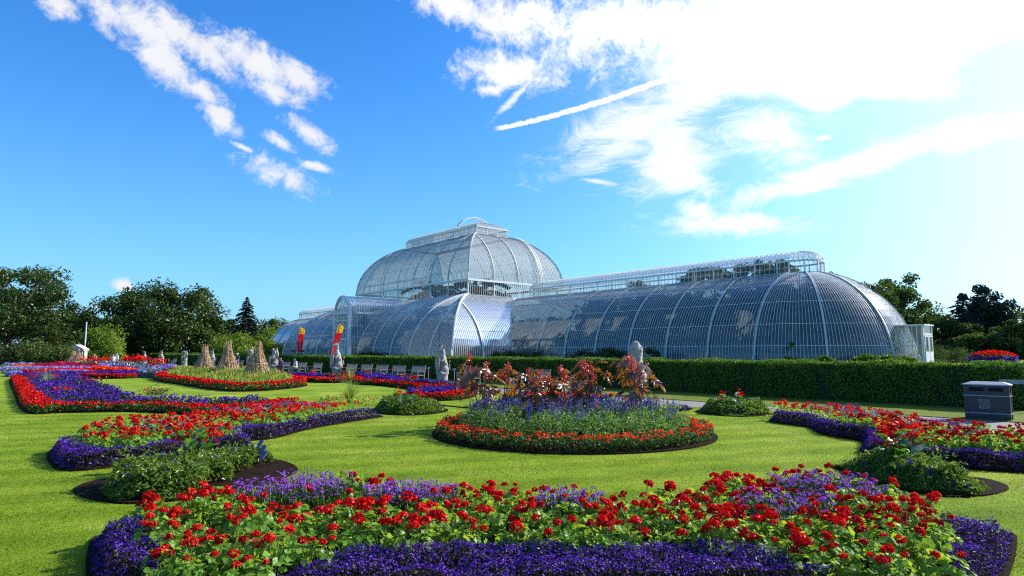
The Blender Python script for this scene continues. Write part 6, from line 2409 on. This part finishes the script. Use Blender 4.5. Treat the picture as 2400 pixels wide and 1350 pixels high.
V = [(-a, -.035, 1.03), (a, -.035, 1.03), (a, bd_ + .035, 1.03), (-a, bd_ + .035, 1.03), (-a, -.035, 1.06), (a, -.035, 1.06), (a, bd_ + .035, 1.06), (-a, bd_ + .035, 1.06),
     (-a + .2, .16, 1.13), (a - .2, .16, 1.13), (a - .2, bd_ - .16, 1.13), (-a + .2, bd_ - .16, 1.13)]
mb.add(V, [[3, 2, 1, 0], [0, 1, 5, 4], [1, 2, 6, 5], [2, 3, 7, 6], [3, 0, 4, 7], [4, 5, 9, 8], [5, 6, 10, 9], [6, 7, 11, 10], [7, 4, 8, 11], [8, 9, 10, 11]])
mb.build('lid', BINT, root)


def text_mesh(name, s, size, mat, parent, loc, rot, ext=.002, spacing=1.0):
    c = bpy.data.curves.new(name, 'FONT')
    c.body = s
    c.size = size
    c.extrude = ext
    c.align_x = 'CENTER'
    c.space_character = spacing
    o = bpy.data.objects.new(name, c)
    COL.objects.link(o)
    dg = bpy.context.evaluated_depsgraph_get()
    me = bpy.data.meshes.new_from_object(o.evaluated_get(dg))
    bpy.data.objects.remove(o)
    bpy.data.curves.remove(c)
    me.materials.clear()
    me.materials.append(mat)
    t = bpy.data.objects.new(name, me)
    COL.objects.link(t)
    t.parent = parent
    t.location = loc
    t.rotation_euler = rot
    return t


for s, size, z, sp in (('ROYAL', .088, .555, 1.1), ('BOTANIC', .062, .495, 1.05), ('GARDENS', .06, .437, 1.05), ('KEW', .125, .33, 1.15)):
    text_mesh('lettering', s, size, BINL, root, (-.07, .0125, z), (PI / 2, 0, 0), spacing=sp)
tag(root, 'dark blue double litter bin with grey trim standing on the path', 'litter bin')

# sign cut by the right edge, behind the bin
SIGN = surf('sign_grey', (.3, .28, .36), (.25, .24, .3), rough=.5)
root = empty('low_sign', G(2399, 975) + Vector((.25, .6, 0)), rad(-20))
mb = MB(); mb.box((0, 0, .98), (.75, .03, .13)); mb.build('board', SIGN, root)
for sx in (-1, 1):
    mb = MB(); mb.box((sx * .3, .03, .5), (.04, .03, 1.0)); mb.build('leg', SIGN, root)
text_mesh('lettering', 'CA', .1, BINL, root, (-.28, -.016, .945), (PI / 2, 0, 0))
tag(root, 'small grey sign at the right edge behind the litter bin', 'sign')

# ------------------------------------------------------------------ urns
def urn(p, r, h, label, name='flower_urn', fl=True, seed=1, tm=None):
    rng = np.random.default_rng(seed)
    root = empty(name, p)
    mb = MB()
    mb.lathe([(0, 0), (.45 * r, 0), (.45 * r, .18 * h), (.2 * r, .26 * h), (.18 * r, .4 * h), (.5 * r, .58 * h), (.88 * r, .86 * h), (1.02 * r, .95 * h), (1.02 * r, h), (.9 * r, h), (.8 * r, .93 * h), (0, .93 * h)], 26)
    mb.build('bowl', STONE, root, smooth=True)
    lo, hi = MB(), MB()
    n = 520
    a = rng.uniform(0, 2 * PI, n); rr = r * rng.random(n) ** .4
    leaf_quads(lo, np.stack([np.cos(a) * rr * 1.12, np.sin(a) * rr * 1.12, h + .02 + rng.uniform(-.06, .2, n) * r], -1), .1 * r + .04, .7, nrm=(0, 0, .6), m=0, rng=rng)
    lo.build('trailing_foliage', tm or PURPLE, root)
    if fl:
        a = rng.uniform(0, 2 * PI, 420); rr = r * rng.random(420) ** .6
        z = h + r * (.2 + .3 * np.sqrt(np.clip(1 - (rr / r) ** 2, 0, 1)) * rng.uniform(.7, 1.1, 420))
        leaf_quads(hi, np.stack([np.cos(a) * rr, np.sin(a) * rr, z], -1), .1, .9, nrm=(0, 0, .8), rng=rng)
        leaf_quads(hi, np.stack([np.cos(a) * rr, np.sin(a) * rr, z - .1], -1)[:200], .12, .9, nrm=(0, 0, .8), m=1, rng=rng)
        hi.build('blossoms', [RED, GERL], root)
    return tag(root, label, 'urn')


zt = .95
p = L2W(*W2L(D(2322, 25.5)), 0)
urn(Vector((p.x, p.y, .55)), .74, 1.02, 'wide stone urn heaped with red and purple flowers above the right end of the hedge', seed=3)
p = D(700, 71)
urn(Vector((p.x, p.y, .35)), .62, 1.6, 'stone urn with dark planting at the foot of the left banner', fl=False, seed=4, tm=DARKL)

# ------------------------------------------------------------------ feather banners
BRED = leaf('banner_red', (.72, .015, .02), (.72, .015, .02), trans=.55, gloss=.01)
BYEL = leaf('banner_yellow', (.85, .5, .03), (.85, .5, .03), trans=.55, gloss=.01)
BWHT = leaf('banner_white', (.85, .8, .78), (.85, .8, .78), trans=.4, gloss=.01)
POLE = surf('white_pole', (.7, .7, .68), rough=.4)


def banner(p, zb, zt, w, rz, lean, label, seed):
    root = empty('feather_banner', p, rz)
    rng = np.random.default_rng(seed)
    pm = MB()
    s = np.linspace(0, 1, 9)
    z = -p.z + .0 + (zt - p.z + p.z) * s
    hgt = zt - p.z
    px = lean * (s ** 2.0)
    pm.tube(np.stack([px, 0 * s, hgt * s], -1), np.linspace(.03, .012, 9), 6)
    pm.build('pole', POLE, root)
    fb = MB()
    zz = np.linspace(zb - p.z, hgt * .99, 15)
    f = (zz - zz[0]) / (zz[-1] - zz[0])
    x0 = lean * (zz / hgt) ** 2
    wd = w * np.clip(1.0 - np.clip((f - .86) / .14, 0, 1) ** 2 * .75, .2, 1)
    cols = np.linspace(0, 1, 5)
    P = np.stack([np.stack([x0 + wd * c - w * .1, .03 * np.sin(zz * 2 + c * 3), zz], -1) for c in cols], 1)
    sp_ = 10
    fb.grid(P[:sp_ + 1], 0)
    fb.grid(P[sp_:], 1)
    fb.build('flag', [BRED, BYEL], root)
    # red floral shapes on the yellow head, white script running up the red field
    dc = MB()
    for k in range(9):
        c = rng.uniform(.15, .85); q = rng.uniform(.7, .97)
        xc = np.interp(q, f, x0 + wd * c - w * .1); zc = np.interp(q, f, zz)
        a = np.linspace(0, 2 * PI, 8)[:-1]
        r = w * rng.uniform(.06, .14)
        yo = -.05
        dc.add([(xc, yo, zc)] + [(xc + r * math.cos(t) * (1 if i % 2 else .5), yo, zc + r * 1.6 * math.sin(t) * (1 if i % 2 else .6)) for i, t in enumerate(a)], [[0, i + 1, (i + 1) % 7 + 1] for i in range(7)], 0)
    q = np.linspace(.05, .5, 26)
    xx = np.interp(q, f, x0 + wd * .6 - w * .1) + w * .1 * np.sin(np.arange(26) * 2.3)
    dc.tube(np.stack([xx, np.full(26, -.05), np.interp(q, f, zz)], -1), w * .028, 4, m=1)
    dc.build('printing', [BRED, BWHT], root)
    return tag(root, label, 'banner', None)


dp = 67
p = D(697, dp, .9)
banner(p, H(822, dp), H(767, dp), .62, 0, .35, 'red feather banner with a yellow head rising from the stone urn', 1)
dp = 64
p = D(779, dp, .9)
banner(p, H(832, dp), H(759, dp), .62, 0, .75, 'red feather banner with a yellow head leaning beside the porch', 2)

# ------------------------------------------------------------------ temple, flagpole and plant markers
dp = 95
root = empty('garden_temple', D(188, dp), rad(12))
root.scale = (.62, .62, .72)
TW = surf('temple_stone', (.5, .48, .44), (.4, .38, .35), rough=.8, scale=2)
w_, h_ = 3.1, 3.4
mb = MB(); mb.box((0, 0, .12), (w_ + .6, 3.2, .24)); mb.box((0, 1.2, 1.6), (w_ - .3, .2, 2.8)); mb.box((-w_ / 2 + .1, .4, 1.6), (.18, 1.6, 2.8)); mb.box((w_ / 2 - .1, .4, 1.6), (.18, 1.6, 2.8))
mb.build('wall', TW, root)
for sx in (-1.35, -.5, .5, 1.35):
    c = MB(); c.lathe([(0, .24), (.2, .24), (.2, .32), (.15, .36), (.12, 2.7), (.18, 2.78), (.18, 2.9), (0, 2.9)], 14, (sx, -1.2, 0)); c.build('column', TW, root)
mb = MB()
mb.box((0, 0, 3.05), (w_ + .4, 3.1, .3))
a = w_ / 2 + .35
mb.add([(-a, -1.65, 3.2), (a, -1.65, 3.2), (0, -1.65, 4.15), (-a, 1.6, 3.2), (a, 1.6, 3.2), (0, 1.6, 4.15)], [[0, 1, 2], [5, 4, 3]])
mb.add([(-a, -1.65, 3.2), (a, -1.65, 3.2), (0, -1.65, 4.15), (-a, 1.6, 3.2), (a, 1.6, 3.2), (0, 1.6, 4.15)], [[0, 2, 5, 3], [2, 1, 4, 5], [0, 3, 4, 1]])
mb.build('roof', TW, root)
tag(root, 'little pale garden temple with a pediment between the cedar and the flagpole', 'temple')
dp = 97
root = empty('flagpole', D(203, dp))
mb = MB(); mb.tube([(0, 0, 0), (0, 0, 3), (.02, 0, H(757, dp))], [.12, .11, .08], 10); ball(mb, (.02, 0, H(757, dp) + .06), .1)
mb.build('pole', POLE, root)
mb = MB(); mb.lathe([(0, 0), (.3, 0), (.3, .25), (.14, .3), (.13, .3)], 14); mb.build('base', STONE, root)
tag(root, 'plain white flagpole standing behind the far hedge', 'flagpole')
MARK = surf('marker_black', (.02, .02, .028), rough=.4)
MARKF = surf('marker_face', (.1, .12, .19), (.08, .09, .15), rough=.35)
for u, v, vt, lab in ((608, 1094, 1036, 'tallest black plant marker at the right end of the left heliotrope bed'), (615, 1096, 1050, 'middle black plant marker of the three in the left heliotrope bed'), (617, 1112, 1062, 'nearest black plant marker of the three in the left heliotrope bed'),
                      (377, 1100, 1064, 'small black plant marker among the leaves left of the canna')):
    p = G(u, v)
    hm = H(vt, p.y)
    root = empty('plant_marker', p, rad(-35))
    mb = MB(); mb.box((0, 0, hm * .42 - .05), (.018, .012, hm * .86 + .1)); mb.build('stake', MARK, root)
    mb = MB(); mb.box((0, -.01, hm * .92), (.11, .012, .14), np.array(Matrix.Rotation(rad(-40), 3, 'X'))); mb.build('plate', MARKF, root)
    tag(root, lab, 'plant marker')
for u, yl, lab in ((1066, -3.9, 'thin grey post with a tilted label right of the stone drum'), (1006, -3.2, 'thin grey post beside the right end of the pale bench')):
    p = on_line(u, HEDGE_Y + yl)
    root = empty('label_post', p, face)
    mb = MB(); mb.box((0, 0, .42), (.03, .03, .84)); mb.build('stake', BINT, root)
    mb = MB(); mb.box((0, -.03, .86), (.26, .015, .17), np.array(Matrix.Rotation(rad(-50), 3, 'X'))); mb.build('plate', BINT, root)
    tag(root, lab, 'label post')
bpy.context.view_layer.update()
